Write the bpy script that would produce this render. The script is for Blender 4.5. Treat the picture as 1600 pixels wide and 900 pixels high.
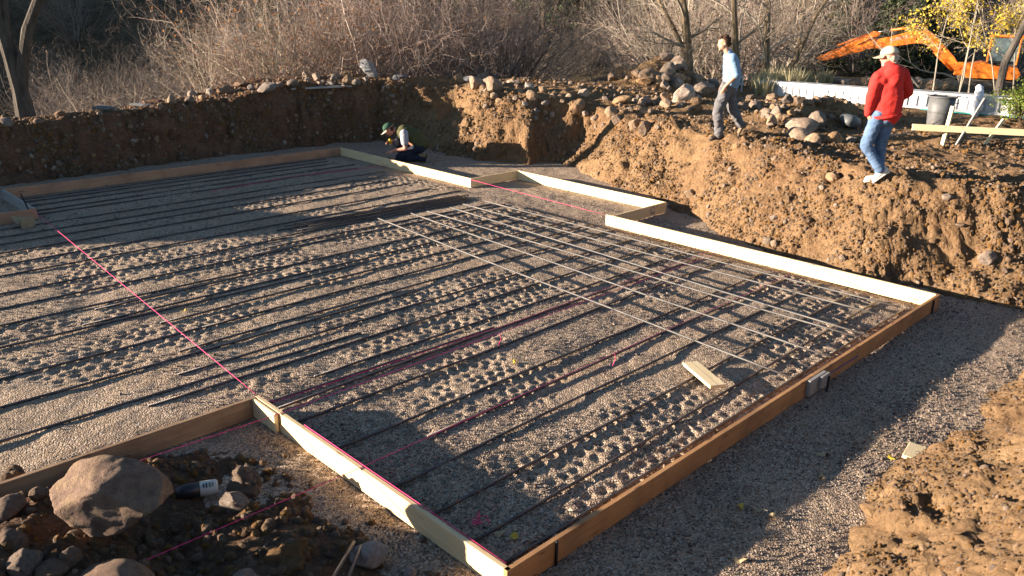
import bpy, bmesh, math, random
import numpy as np
from mathutils import Vector, Matrix, Euler

for o in list(bpy.data.objects): bpy.data.objects.remove(o)
scene = bpy.context.scene
COL = scene.collection

# ------------------------------------------------------------------ camera, sky, sun, exposure
CAM = (-2.93, -2.92, 3.49)
cam_d = bpy.data.cameras.new('camera'); cam = bpy.data.objects.new('camera', cam_d); COL.objects.link(cam)
cam_d.sensor_width = 36.0; cam_d.lens = 36.0*1255/1600; cam_d.clip_start = 0.05; cam_d.clip_end = 2000
_p, _r = math.radians(19.5), math.radians(1.1)
_fh = Vector((math.sqrt(.5), math.sqrt(.5), 0)); _rt = Vector((_fh.y, -_fh.x, 0))
_fw = _fh*math.cos(_p)+Vector((0, 0, -math.sin(_p))); _u0 = _rt.cross(_fw)
_R = _rt*math.cos(_r)+_u0*math.sin(_r); _U = _u0*math.cos(_r)-_rt*math.sin(_r)
cam.matrix_world = Matrix(((_R.x, _U.x, -_fw.x, CAM[0]), (_R.y, _U.y, -_fw.y, CAM[1]), (_R.z, _U.z, -_fw.z, CAM[2]), (0, 0, 0, 1)))
scene.camera = cam

SUN_EL = math.radians(8.8)
SUN_H = Vector((-0.755, 0.656, 0)).normalized()          # horizontal direction towards the sun
world = bpy.data.worlds.new('World'); scene.world = world; world.use_nodes = True
wn = world.node_tree.nodes; wl = world.node_tree.links
sky = wn.new('ShaderNodeTexSky'); sky.sky_type = 'NISHITA'; sky.sun_disc = False
sky.sun_elevation = SUN_EL; sky.sun_rotation = math.atan2(SUN_H.x, SUN_H.y)
sky.altitude = 1800; sky.air_density = 1.0; sky.dust_density = 0.6; sky.ozone_density = 1.5
wl.new(sky.outputs[0], wn['Background'].inputs[0]); wn['Background'].inputs[1].default_value = 0.05
sun_d = bpy.data.lights.new('sun', 'SUN'); sun_d.energy = 5.0; sun_d.angle = math.radians(0.55); sun_d.color = (1.0, 0.82, 0.64)
sun = bpy.data.objects.new('sun', sun_d); COL.objects.link(sun)
sun.rotation_euler = (-(SUN_H*math.cos(SUN_EL)+Vector((0, 0, math.sin(SUN_EL))))).to_track_quat('-Z', 'Y').to_euler()
scene.view_settings.view_transform = 'Standard'; scene.view_settings.look = 'None'
scene.view_settings.gamma = 1.0; scene.view_settings.use_curve_mapping = False
scene.view_settings.exposure = 2.18
scene.render.engine = 'CYCLES'

#NOISE-BEGIN
def _hash(ix, iy, seed):
    n = (ix.astype(np.int64)*374761393+iy.astype(np.int64)*668265263+seed*1274126177) & 0xffffffff
    n = ((n ^ (n >> 13))*1274126177) & 0xffffffff
    n = ((n ^ (n >> 16))*2246822519) & 0xffffffff
    return ((n ^ (n >> 15)) & 0xffffff)/float(0xffffff)
def vnoise(x, y, seed=0):
    ix = np.floor(x); iy = np.floor(y); fx = x-ix; fy = y-iy
    fx = fx*fx*fx*(fx*(fx*6-15)+10); fy = fy*fy*fy*(fy*(fy*6-15)+10)
    a = _hash(ix, iy, seed); b = _hash(ix+1, iy, seed); c = _hash(ix, iy+1, seed); d = _hash(ix+1, iy+1, seed)
    return (a*(1-fx)+b*fx)*(1-fy)+(c*(1-fx)+d*fx)*fy-.5
def fbm(x, y, seed=0, oct=4, gain=.5):
    s = 0; a = 1.; c, sn = .8, .6
    for k in range(oct):
        s = s+a*vnoise(x, y, seed+k); x, y = (x*c-y*sn)*2.03+7.1, (x*sn+y*c)*2.03-3.7; a *= gain
    return s
def cells(x, y, seed=0):
    """distance to the nearest jittered cell centre"""
    ix = np.floor(x); iy = np.floor(y); best = np.full(np.shape(x), 9.)
    for dx in (-1, 0, 1):
        for dy in (-1, 0, 1):
            cx = ix+dx; cy = iy+dy; best = np.minimum(best, (x-cx-_hash(cx, cy, seed))**2+(y-cy-_hash(cx, cy, seed+1))**2)
    return np.sqrt(best)
def sstep(a, b, x):
    t = np.clip((x-a)/(b-a), 0, 1); return t*t*(3-2*t)
PIT = np.array([(1.5, -1.28), (2.6, -1.2), (3.74, -1.24), (4.78, -1.25), (5.9, -1.32), (6.9, -1.5), (7.7, -1.95), (8.4, -1.6), (8.15, -.4), (8.0, .5), (7.85, 1.4),
    (8.0, 2.4), (8.8, 4.1), (9.4, 5.5), (9.85, 6.6), (10.35, 8.0), (10.9, 8.95), (11.0, 9.5), (10.25, 9.75), (10.0, 10.6), (9.75, 12.0), (10.1, 13.3), (9.6, 14.7),
    (8.7, 15.0), (6.4, 15.15), (3.2, 14.9), (.8, 14.8), (-3, 14.7), (-8, 14.5), (-8.5, 8), (-7, 3.5), (-5, 1.5), (-3.2, .6), (-1.7, -.3), (-.6, -1.0), (.5, -1.3)])
def pit_dist(x, y):
    """signed distance to the foot of the bank, positive outside the pit"""
    best = np.full(np.shape(x), 1e9); ins = np.zeros(np.shape(x), bool)
    n = len(PIT)
    for i in range(n):
        ax, ay = PIT[i]; bx, by = PIT[(i+1) % n]
        dx, dy = bx-ax, by-ay
        t = np.clip(((x-ax)*dx+(y-ay)*dy)/(dx*dx+dy*dy), 0, 1)
        best = np.minimum(best, (x-ax-t*dx)**2+(y-ay-t*dy)**2)
        if abs(dy) > 1e-9:
            ins ^= ((ay > y) != (by > y)) & (x < (bx-ax)*(y-ay)/dy+ax)
    d = np.sqrt(best)
    return np.where(ins, -d, d)
def gauss(x, y, cx, cy, sx, sy, h): return h*np.exp(-(((x-cx)/sx)**2+((y-cy)/sy)**2))
def soil_h(x, y, detail=True):
    x = np.asarray(x, float); y = np.asarray(y, float)
    s = (x+y)*.70711; t = (x-y)*.70711
    d = pit_dist(x, y)
    d = d+.40*fbm(x*.9, y*.9, 11, 3)+.10*fbm(x*3.1, y*3.1, 15, 2)
    back = sstep(12.6, 14.2, y)*(1-sstep(9.6, 11.5, x)*(1-sstep(14.5, 15.5, y)))
    front = 1-sstep(-1.2, .2, y-.0*x)
    alc = np.exp(-((x-10.4)**2+(y-9.9)**2)/.5)
    w = 1.12*(1-back)+.55*back
    w = w*(1-front)+2.3*front
    w = w*(1-.72*alc)
    right_near = front*sstep(6.5, 8.0, x); w = w*(1-right_near)+1.6*right_near
    Hc = 1.22+.12*fbm(x*.35, y*.35, 21, 2)
    Hc = Hc*(1-back)+back*(1.08+.42*sstep(3.2, 9, x)-.08*sstep(9, 13, x))
    Hc = Hc+front*(.35+.0*x)*(1-sstep(4, 8, x))
    tt = np.clip(d/w, 0, 1)
    prof = .80*tt+.20*sstep(0, 1, tt)
    z = Hc*prof-.05
    up = sstep(.75, 1.25, d/w)
    # land behind: falls to the creek on the left, runs level to the right, rises as the valley side
    far = np.maximum(s-19.5, 0)
    yst = np.interp(x, [-50, 2, 4, 9, 12, 14, 17, 20, 24, 30, 40, 60], [15.6, 15.9, 16.5, 17.2, 16.2, 15.0, 13.9, 15, 20, 30, 50, 120])
    fall = sstep(0, 8, (y-yst)*.85+.5*fbm(x*.5, y*.5, 33, 2))
    z = z-4.6*fall*up-(1-fall)*up*.055*np.clip(far, 0, 30)
    # heaps
    z = z+up*gauss(x, y, 16.9, 10.9, 1.3, 1.0, 1.0)+up*gauss(x, y, 14.3, 7.7, 1.2, .8, .18)
    z = z+up*gauss(x, y, 13.7, 5.2, .9, .7, .46)+up*gauss(x, y, 15.0, 4.9, .8, .6, .46)
    z = z+up*gauss(x, y, 12.8, 12.6, 2.4, 2.2, .34)+up*gauss(x, y, 14.8, 11.0, 1.8, 1.5, .16)
    z = z+gauss(x, y, -2.25, 1.75, .95, .95, .36)+gauss(x, y, -.95, 1.0, .55, .5, .10)+gauss(x, y, -1.35, 2.72, .6, .26, .17)+gauss(x, y, -3.6, 2.6, 1.2, .9, .35)
    z = z+gauss(x, y, -.45, 2.35, .35, .3, .02)+gauss(x, y, -.35, .25, .3, .3, .07)
    z = z+gauss(x, y, -4.9, 15.9, 1.7, .9, .80)
    # unseen hill added off to the left to put the creek in shade
    z = z+13*sstep(31, 40, s+1.5*fbm(x*.08, y*.08, 35, 2))*sstep(-26, -58, t)
    # valley side beyond the creek
    rise = np.maximum(s-38-.25*np.maximum(t, 0)-3*fbm(x*.05, y*.05, 31, 2), 0)
    z = z+30*(1-np.exp(-rise/42.))
    if detail:
        steep = sstep(-.15, .25, d)*(1-.45*sstep(1.2, 2.2, d/w))
        heap = np.clip(gauss(x, y, -2.0, 1.5, 1.6, 1.3, 1.3), 0, 1)
        a = np.maximum(steep, heap)
        rid = .5-np.abs(fbm(x*2.3, y*2.3, 47, 3))
        z = z+a*(.15*fbm(x*1.3, y*1.3, 41, 4)+.06*fbm(x*6, y*6, 45, 3)+.05*rid)
        nearw = np.exp(-np.maximum(s-20, 0)/10.)
        wx = x+.08*fbm(x*5, y*5, 55, 2); wy = y+.08*fbm(x*5+9, y*5, 57, 2); pat = sstep(-.12, .22, fbm(x*.9, y*.9, 59, 2))
        c1 = np.clip(1-cells(wx*4.2, wy*4.2, 63), 0, 1)**1.5; c2 = np.clip(1-cells(wx*10.5, wy*10.5, 65), 0, 1)**1.4
        z = z+a*nearw*((.02+.08*pat)*(1-.5*front)*c1+(.012+.035*pat)*c2+.02*fbm(x*23, y*23, 53, 2)-.04*pat)
        z = z+.55*up*sstep(24, 34, s)*fbm(x*.22, y*.22, 61, 4)
    return z
def gravel_h(x, y):
    x = np.asarray(x, float); y = np.asarray(y, float)
    z = .020*fbm(x*1.6, y*1.6, 71, 3)+.006*fbm(x*7, y*9, 73, 2)+.005*fbm(x*27, y*27, 75, 2)
    slab = sstep(0.03, .25, x)*(1-sstep(7.2, 7.5, x))*sstep(.02, .2, y)*(1-sstep(12.6, 13.4, y))
    slab = np.maximum(slab, sstep(3.3, 3.6, y)*(1-sstep(11.4, 11.7, y))*(1-sstep(7.2, 7.5, x)))
    # heel and tamper dimples in rows along the bars
    for k, (px_, py_, ox, oy, sd) in enumerate([(.135, .115, 0, 0, 81)]):
        u = (x+ox+.02*fbm(x*2, y*2, sd+5, 2))/px_; v = (y+oy+.03*fbm(x*1.1, y*1.1, sd+6, 2))/py_
        row = np.floor(v); u = u+.5*(row % 2); cu = np.floor(u)
        jx = (_hash(cu, row, sd)-.5)*.45; jy = (_hash(cu, row, sd+1)-.5)*.45; keep = _hash(cu, row, sd+2)
        dx = (u-cu-.5-jx)*px_; dy = (v-row-.5-jy)*py_
        m = sstep(-.02, .26, fbm(x*.55, y*.75, sd+3, 3)+.10*np.cos(y*2*math.pi/.92)+(.26*sstep(.8, 3.0, x)-.03))*slab*(keep > .22)
        z = z-m*(.019+.013*keep)*np.exp(-(np.abs(dx)/.042)**3-(np.abs(dy)/.036)**3)+m*.004
    z = z+slab*.018
    return z
#NOISE-END
# ------------------------------------------------------------------ materials
MATS = {}
class NT:
    def __init__(s, name):
        m = bpy.data.materials.new(name); m.use_nodes = True; s.m = m; s.t = m.node_tree; s.b = s.t.nodes['Principled BSDF']
        MATS[name] = m
    def n(s, typ, **kw):
        n = s.t.nodes.new(typ)
        for k, v in kw.items():
            if k in n.inputs: n.inputs[k].default_value = v
            else: setattr(n, k, v)
        return n
    def l(s, a, b): s.t.links.new(a, b)
    def coord(s, scale=(1, 1, 1), kind='Object'):
        c = s.n('ShaderNodeTexCoord'); m = s.n('ShaderNodeMapping'); m.inputs['Scale'].default_value = scale
        s.l(c.outputs[kind], m.inputs['Vector']); return m.outputs[0]
    def noise(s, vec, scale, detail=4, rough=.55, dist=0):
        n = s.n('ShaderNodeTexNoise'); n.inputs['Scale'].default_value = scale; n.inputs['Detail'].default_value = detail
        n.inputs['Roughness'].default_value = rough; n.inputs['Distortion'].default_value = dist
        s.l(vec, n.inputs['Vector']); return n.outputs['Fac']
    def voro(s, vec, scale, feat='F1', out='Distance'):
        n = s.n('ShaderNodeTexVoronoi', feature=feat); n.inputs['Scale'].default_value = scale; s.l(vec, n.inputs['Vector']); return n.outputs[out]
    def ramp(s, fac, stops):
        r = s.n('ShaderNodeValToRGB'); e = r.color_ramp.elements
        while len(e) < len(stops): e.new(.5)
        for k, (p, c) in enumerate(stops): e[k].position = p; e[k].color = (*c, 1) if len(c) == 3 else c
        s.l(fac, r.inputs[0]); return r.outputs[0]
    def mix(s, fac, a, b, mode='MIX'):
        m = s.n('ShaderNodeMix', data_type='RGBA', blend_type=mode)
        for sock, v in ((m.inputs[0], fac), (m.inputs[6], a), (m.inputs[7], b)):
            if hasattr(v, 'node'): s.l(v, sock)
            elif isinstance(v, (int, float)): sock.default_value = v
            else: sock.default_value = (*v, 1)
        return m.outputs[2]
    def math(s, op, a, b=None):
        m = s.n('ShaderNodeMath', operation=op)
        for sock, v in ((m.inputs[0], a), (m.inputs[1], b)):
            if v is None: continue
            if hasattr(v, 'node'): s.l(v, sock)
            else: sock.default_value = v
        return m.outputs[0]
    def bump(s, h, dist, strength=1, prev=None):
        b = s.n('ShaderNodeBump'); b.inputs['Strength'].default_value = strength; b.inputs['Distance'].default_value = dist
        s.l(h, b.inputs['Height'])
        if prev: s.l(prev, b.inputs['Normal'])
        return b.outputs[0]
    def done(s, col=None, rough=.9, nrm=None, metal=0, spec=.25):
        if col is not None:
            if hasattr(col, 'node'): s.l(col, s.b.inputs['Base Color'])
            else: s.b.inputs['Base Color'].default_value = (*col, 1)
        if hasattr(rough, 'node'): s.l(rough, s.b.inputs['Roughness'])
        else: s.b.inputs['Roughness'].default_value = rough
        s.b.inputs['Metallic'].default_value = metal; s.b.inputs['Specular IOR Level'].default_value = spec
        if nrm: s.l(nrm, s.b.inputs['Normal'])
        return s.m
    def orand(s):
        return s.n('ShaderNodeObjectInfo').outputs['Random']

def soil_mat():
    s = NT('soil'); v = s.coord()
    big = s.noise(v, .45, 4); mid = s.noise(v, 3.2, 5, .6); fine = s.noise(v, 38, 4, .7)
    c = s.ramp(mid, [(.25, (.118, .064, .032)), (.5, (.215, .131, .067)), (.75, (.30, .199, .107))])
    c2 = s.ramp(big, [(.35, (.13, .065, .034)), (.65, (.235, .151, .08))])
    c = s.mix(.5, c, c2)
    c = s.mix(s.ramp(fine, [(.35, (0, 0, 0)), (.75, (.5, .5, .5))]), c, (.325, .225, .128))
    # reddish soil on the back bank, its shade also darkened into the colour
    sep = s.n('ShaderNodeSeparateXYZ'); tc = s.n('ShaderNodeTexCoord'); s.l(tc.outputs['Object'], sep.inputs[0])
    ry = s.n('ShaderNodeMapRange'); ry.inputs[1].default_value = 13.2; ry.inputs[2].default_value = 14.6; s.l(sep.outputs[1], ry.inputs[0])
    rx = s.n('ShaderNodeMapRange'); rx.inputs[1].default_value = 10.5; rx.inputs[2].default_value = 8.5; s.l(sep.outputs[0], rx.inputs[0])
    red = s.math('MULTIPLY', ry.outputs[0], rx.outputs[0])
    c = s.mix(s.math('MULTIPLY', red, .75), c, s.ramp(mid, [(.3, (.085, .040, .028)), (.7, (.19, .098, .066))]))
    # dark damp clay of the heap in the notch
    hx = s.n('ShaderNodeMapRange'); hx.inputs[1].default_value = .0; hx.inputs[2].default_value = -.5; s.l(sep.outputs[0], hx.inputs[0])
    hy = s.n('ShaderNodeMapRange'); hy.inputs[1].default_value = .2; hy.inputs[2].default_value = .9; s.l(sep.outputs[1], hy.inputs[0])
    hp = s.math('MULTIPLY', hx.outputs[0], hy.outputs[0])
    c = s.mix(s.math('MULTIPLY', hp, .8), c, s.ramp(mid, [(.3, (.055, .032, .022)), (.7, (.14, .082, .055))]))
    # litter and dead grass away from the diggings
    dist = s.math('ADD', sep.outputs[0], sep.outputs[1])
    fr = s.n('ShaderNodeMapRange'); fr.inputs[1].default_value = 29; fr.inputs[2].default_value = 35; s.l(dist, fr.inputs[0])
    lit = s.ramp(s.noise(v, 2.1, 6, .7), [(.3, (.035, .027, .018)), (.55, (.085, .066, .040)), (.8, (.15, .12, .07))])
    c = s.mix(fr.outputs[0], c, lit)
    # embedded pebbles
    vo = s.voro(v, 26); pm = s.ramp(vo, [(.12, (1, 1, 1)), (.2, (0, 0, 0))]); gate = s.ramp(s.noise(v, 6, 2), [(.5, (0, 0, 0)), (.62, (1, 1, 1))])
    c = s.mix(s.math('MULTIPLY', s.math('MULTIPLY', pm, gate), .7), c, (.42, .33, .25))
    b = s.bump(mid, .06, .8); b = s.bump(s.noise(v, 12, 7, .75), .07, 1, b); b = s.bump(s.math('SUBTRACT', 1, s.voro(v, 17)), .03, .8, b); b = s.bump(fine, .008, .9, b)
    s.done(c, .95, b, 0, .12)
def gravel_mat():
    s = NT('gravel'); v = s.coord()
    cell = s.voro(v, 70, 'F1', 'Color'); dist = s.voro(v, 70); big = s.noise(v, .8, 4); mid = s.noise(v, 7, 4, .6)
    g = s.n('ShaderNodeSeparateColor'); s.l(cell, g.inputs[0])
    c = s.ramp(g.outputs[0], [(.0, (.13, .099, .077)), (.4, (.268, .208, .154)), (.75, (.37, .29, .218)), (1, (.56, .47, .385))])
    c = s.mix(s.ramp(mid, [(.35, (0, 0, 0)), (.7, (.6, .6, .6))]), c, (.315, .232, .158))
    c = s.mix(s.ramp(big, [(.4, (0, 0, 0)), (.75, (.35, .35, .35))]), c, (.25, .175, .11))
    b = s.bump(s.math('SUBTRACT', 1, dist), .012, .8); b = s.bump(mid, .02, .6, b); b = s.bump(s.noise(v, 160, 2), .003, .8, b)
    s.done(c, .93, b, 0, .15)
def stone_mat(name, dark, midc, light, per=.5, scale=5, dirt=(.2, .115, .06), dirtamt=.55):
    s = NT(name); v = s.coord()
    r = s.orand()
    n = s.noise(v, scale, 6, .65); f = s.noise(v, scale*9, 4, .7)
    c = s.ramp(n, [(.25, dark), (.5, midc), (.78, light)])
    hv = s.n('ShaderNodeHueSaturation'); s.l(c, hv.inputs['Color'])
    mr = s.n('ShaderNodeMapRange'); mr.inputs[3].default_value = 1-per*.6; mr.inputs[4].default_value = 1+per; s.l(r, mr.inputs[0]); s.l(mr.outputs[0], hv.inputs['Value'])
    mr2 = s.n('ShaderNodeMapRange'); mr2.inputs[3].default_value = .6; mr2.inputs[4].default_value = 1.3; s.l(s.math('FRACT', s.math('MULTIPLY', r, 7.3)), mr2.inputs[0]); s.l(mr2.outputs[0], hv.inputs['Saturation'])
    c = hv.outputs[0]
    c = s.mix(s.math('MULTIPLY', s.ramp(s.noise(v, scale*.7, 5, .7), [(.45, (0, 0, 0)), (.62, (1, 1, 1))]), dirtamt), c, dirt)
    c = s.mix(s.math('MULTIPLY', s.ramp(f, [(.35, (1, 1, 1)), (.5, (0, 0, 0))]), .4), c, dark)
    b = s.bump(n, .05, .7); b = s.bump(f, .016, .9, b)
    s.done(c, .9, b, 0, .2)
def wood_mat(name, a, bcol, knot, rough=.75, stain=0):
    s = NT(name); v = s.coord((1.1, 14, 14)); v2 = s.coord((1, 1, 1))
    r = s.orand(); off = s.n('ShaderNodeVectorMath', operation='ADD'); s.l(v, off.inputs[0])
    cmb = s.n('ShaderNodeCombineXYZ'); s.l(s.math('MULTIPLY', r, 37.), cmb.inputs[0]); s.l(s.math('MULTIPLY', r, 17.), cmb.inputs[2]); s.l(cmb.outputs[0], off.inputs[1])
    g = s.noise(off.outputs[0], 1.6, 5, .6, 1.2); fine = s.noise(off.outputs[0], 9, 4, .6, .4)
    c = s.ramp(g, [(.3, a), (.7, bcol)])
    c = s.mix(s.math('MULTIPLY', fine, .35), c, tuple(x*.6 for x in a))
    kv = s.coord((2.2, 9, 9)); k = s.voro(kv, 1.0); c = s.mix(s.ramp(k, [(.06, (.85, .85, .85)), (.13, (0, 0, 0))]), c, knot)
    big = s.noise(v2, 1.7, 4, .6)
    if stain: c = s.mix(s.math('MULTIPLY', s.ramp(big, [(.42, (0, 0, 0)), (.7, (1, 1, 1))]), stain), c, (.10, .06, .04))
    s.done(c, rough, s.bump(fine, .0025, .6), 0, .25)
def plain(name, col, rough=.6, metal=0, spec=.4, var=.25, scale=14, bumpd=.0):
    s = NT(name); v = s.coord(); n = s.noise(v, scale, 5, .6)
    c = s.mix(s.ramp(n, [(.3, (0, 0, 0)), (.75, (1, 1, 1))]), tuple(x*(1-var) for x in col), tuple(min(1, x*(1+var*.6)) for x in col))
    s.done(c, rough, s.bump(n, bumpd, .7) if bumpd else None, metal, spec)
def leaf_mat(name, cols, trans=.35):
    s = NT(name); r = s.n('ShaderNodeNewGeometry').outputs['Random Per Island']
    n = len(cols); c = s.ramp(r, [(i/(n-1), cc) for i, cc in enumerate(cols)])
    s.done(c, .65, None, 0, .3)
    tr = s.n('ShaderNodeBsdfTranslucent'); s.l(c, tr.inputs[0]); mx = s.n('ShaderNodeMixShader'); mx.inputs[0].default_value = trans
    out = s.t.nodes['Material Output']; s.l(s.b.outputs[0], mx.inputs[1]); s.l(tr.outputs[0], mx.inputs[2]); s.l(mx.outputs[0], out.inputs[0])
def bark_mat(name, dark, light, scale=7):
    s = NT(name); v = s.coord((1, 1, .25)); n = s.noise(v, scale, 6, .7); f = s.noise(v, scale*5, 4, .65)
    c = s.ramp(n, [(.3, dark), (.7, light)]); b = s.bump(n, .05, .8); b = s.bump(f, .01, .8, b)
    s.done(c, .92, b, 0, .12)
def twig_mat(name, cols):
    s = NT(name); r = s.n('ShaderNodeNewGeometry').outputs['Random Per Island']; n = len(cols)
    c = s.ramp(r, [(i/(n-1), cc) for i, cc in enumerate(cols)])
    o = s.orand(); hv = s.n('ShaderNodeHueSaturation'); s.l(c, hv.inputs['Color'])
    mr = s.n('ShaderNodeMapRange'); mr.inputs[3].default_value = .7; mr.inputs[4].default_value = 1.25; s.l(o, mr.inputs[0]); s.l(mr.outputs[0], hv.inputs['Value'])
    s.done(hv.outputs[0], .85, None, 0, .2)
soil_mat(); gravel_mat()
stone_mat('boulder_tan', (.13, .088, .058), (.30, .21, .14), (.46, .35, .245))
stone_mat('boulder_grey', (.12, .10, .088), (.25, .21, .18), (.41, .36, .31), dirtamt=.4)
stone_mat('boulder_red', (.105, .066, .050), (.20, .135, .103), (.33, .235, .175), dirt=(.29, .205, .125), dirtamt=.7, per=.2, scale=5)
stone_mat('boulder_blue', (.12, .13, .145), (.24, .255, .275), (.40, .42, .44), dirtamt=.25)
stone_mat('pebble', (.125, .10, .088), (.27, .22, .19), (.50, .43, .39), per=.75, scale=30, dirtamt=.35)
stone_mat('clod', (.125, .070, .036), (.22, .137, .071), (.30, .20, .11), per=.25, scale=22, dirtamt=.2)
wood_mat('pine', (.66, .49, .27), (.78, .62, .38), (.36, .2, .085))
wood_mat('pine_fresh', (.70, .56, .33), (.80, .68, .44), (.42, .26, .12))
wood_mat('fir', (.43, .215, .088), (.58, .325, .145), (.15, .07, .035), stain=.5)
wood_mat('fir_red', (.42, .215, .125), (.53, .31, .19), (.17, .075, .05), stain=.45)
wood_mat('fir_dark', (.30, .185, .105), (.44, .30, .18), (.13, .07, .04), stain=.6)
wood_mat('weathered_wood', (.27, .25, .23), (.42, .40, .37), (.15, .13, .12))
def rebar_mat():
    s = NT('rebar_steel'); v = s.coord(); n = s.noise(v, 6, 4)
    c = s.ramp(n, [(.35, (.055, .052, .055)), (.6, (.11, .10, .10)), (.75, (.17, .11, .075))])
    vr = s.coord((1, 1, 1)); w = s.n('ShaderNodeTexWave'); w.inputs['Scale'].default_value = 22; w.bands_direction = 'X'; s.l(vr, w.inputs['Vector'])
    s.done(c, .42, s.bump(w.outputs['Fac'], .003, .8), .55, .5)
rebar_mat()
def rebar_bright():  # paler copy of the bar steel, sun glint put into the colour
    s = NT('rebar_sunlit'); v = s.coord(); n = s.noise(v, 5, 4)
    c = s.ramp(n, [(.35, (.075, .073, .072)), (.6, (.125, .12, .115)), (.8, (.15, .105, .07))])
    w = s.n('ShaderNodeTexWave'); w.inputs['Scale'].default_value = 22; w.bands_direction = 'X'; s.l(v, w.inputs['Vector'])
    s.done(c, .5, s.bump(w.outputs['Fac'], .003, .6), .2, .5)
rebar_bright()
plain('black_steel', (.022, .022, .024), .5, .4)
plain('pink_string', (.85, .05, .22), .7, 0, .3, .1)
plain('blue_paint', (.10, .11, .28), .8, 0, .2, .3)
plain('end_paint', (.36, .55, .78), .7)
# ------------------------------------------------------------------ object helpers
def link(name, me, mat=None, parent=None, loc=None, rot=None):
    o = bpy.data.objects.new(name, me); COL.objects.link(o)
    if mat and me is not None and not me.materials: me.materials.append(MATS[mat])
    if parent: o.parent = parent
    if loc is not None: o.location = loc
    if rot is not None: o.rotation_euler = rot
    return o
def tag(o, label=None, cat=None, group=None, kind=None):
    if label: o['label'] = label
    if cat: o['category'] = cat
    if group: o['group'] = group
    if kind: o['kind'] = kind
    return o
def empty(name, loc, rz=0):
    o = bpy.data.objects.new(name, None); COL.objects.link(o); o.location = loc; o.rotation_euler = (0, 0, rz); o.empty_display_size = .2; return o
def me_from(verts, faces, name='mesh', smooth=False):
    me = bpy.data.meshes.new(name); me.from_pydata([tuple(v) for v in verts], [], [tuple(f) for f in faces]); me.update()
    if smooth: me.polygons.foreach_set('use_smooth', np.ones(len(me.polygons), bool))
    return me
def bm_mesh(bm, name='mesh', smooth=False):
    bmesh.ops.recalc_face_normals(bm, faces=bm.faces[:])
    me = bpy.data.meshes.new(name); bm.to_mesh(me); bm.free()
    if smooth: me.polygons.foreach_set('use_smooth', np.ones(len(me.polygons), bool))
    return me
def bm_box(bm, c, size, rot=None, bevel=0):
    r = bmesh.ops.create_cube(bm, size=1); vs = r['verts']
    M = Matrix.Translation(c) @ (rot.to_matrix().to_4x4() if rot is not None else Matrix()) @ Matrix.Diagonal((*size, 1))
    bmesh.ops.transform(bm, matrix=M, verts=vs)
    if bevel:
        es = {e for v in vs for e in v.link_edges}; bmesh.ops.bevel(bm, geom=list(es), offset=bevel, segments=1, affect='EDGES')
    return vs
def box_me(c, size, rot=None, bevel=.003):
    bm = bmesh.new(); bm_box(bm, c, size, rot, bevel); return bm_mesh(bm)
def tube(bm, pts, rads, seg=6, caps=True):
    pts = [Vector(p) for p in pts]
    if isinstance(rads, (int, float)): rads = [rads]*len(pts)
    rings = []; up = Vector((0, 0, 1))
    for i, p in enumerate(pts):
        t = (pts[min(i+1, len(pts)-1)]-pts[max(i-1, 0)]).normalized()
        if i == 0:
            a = t.cross(up if abs(t.z) < .9 else Vector((1, 0, 0))).normalized()
        else:
            a = (a-t*a.dot(t)).normalized()
        b = t.cross(a)
        rings.append([bm.verts.new(p+(a*math.cos(2*math.pi*k/seg)+b*math.sin(2*math.pi*k/seg))*rads[i]) for k in range(seg)])
    for r0, r1 in zip(rings, rings[1:]):
        for k in range(seg): bm.faces.new((r0[k], r0[(k+1) % seg], r1[(k+1) % seg], r1[k]))
    if caps:
        bm.faces.new(rings[0][::-1]); bm.faces.new(rings[-1])
def tube_me(pts, rads, seg=6, smooth=True):
    bm = bmesh.new(); tube(bm, pts, rads, seg); return bm_mesh(bm, smooth=smooth)
def board(name, mat, p0, p1, ztop, h, th, parent=None, label=None, bevel=.003):
    """a plank on edge; its local X runs along its length"""
    p0 = Vector((*p0, 0)); p1 = Vector((*p1, 0)); d = p1-p0; L = d.length
    o = link(name, box_me((0, 0, 0), (L, th, h), None, bevel), mat, parent)
    o.location = ((p0.x+p1.x)/2, (p0.y+p1.y)/2, ztop-h/2); o.rotation_euler = (0, 0, math.atan2(d.y, d.x))
    if label: o['label'] = label
    return o
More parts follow.
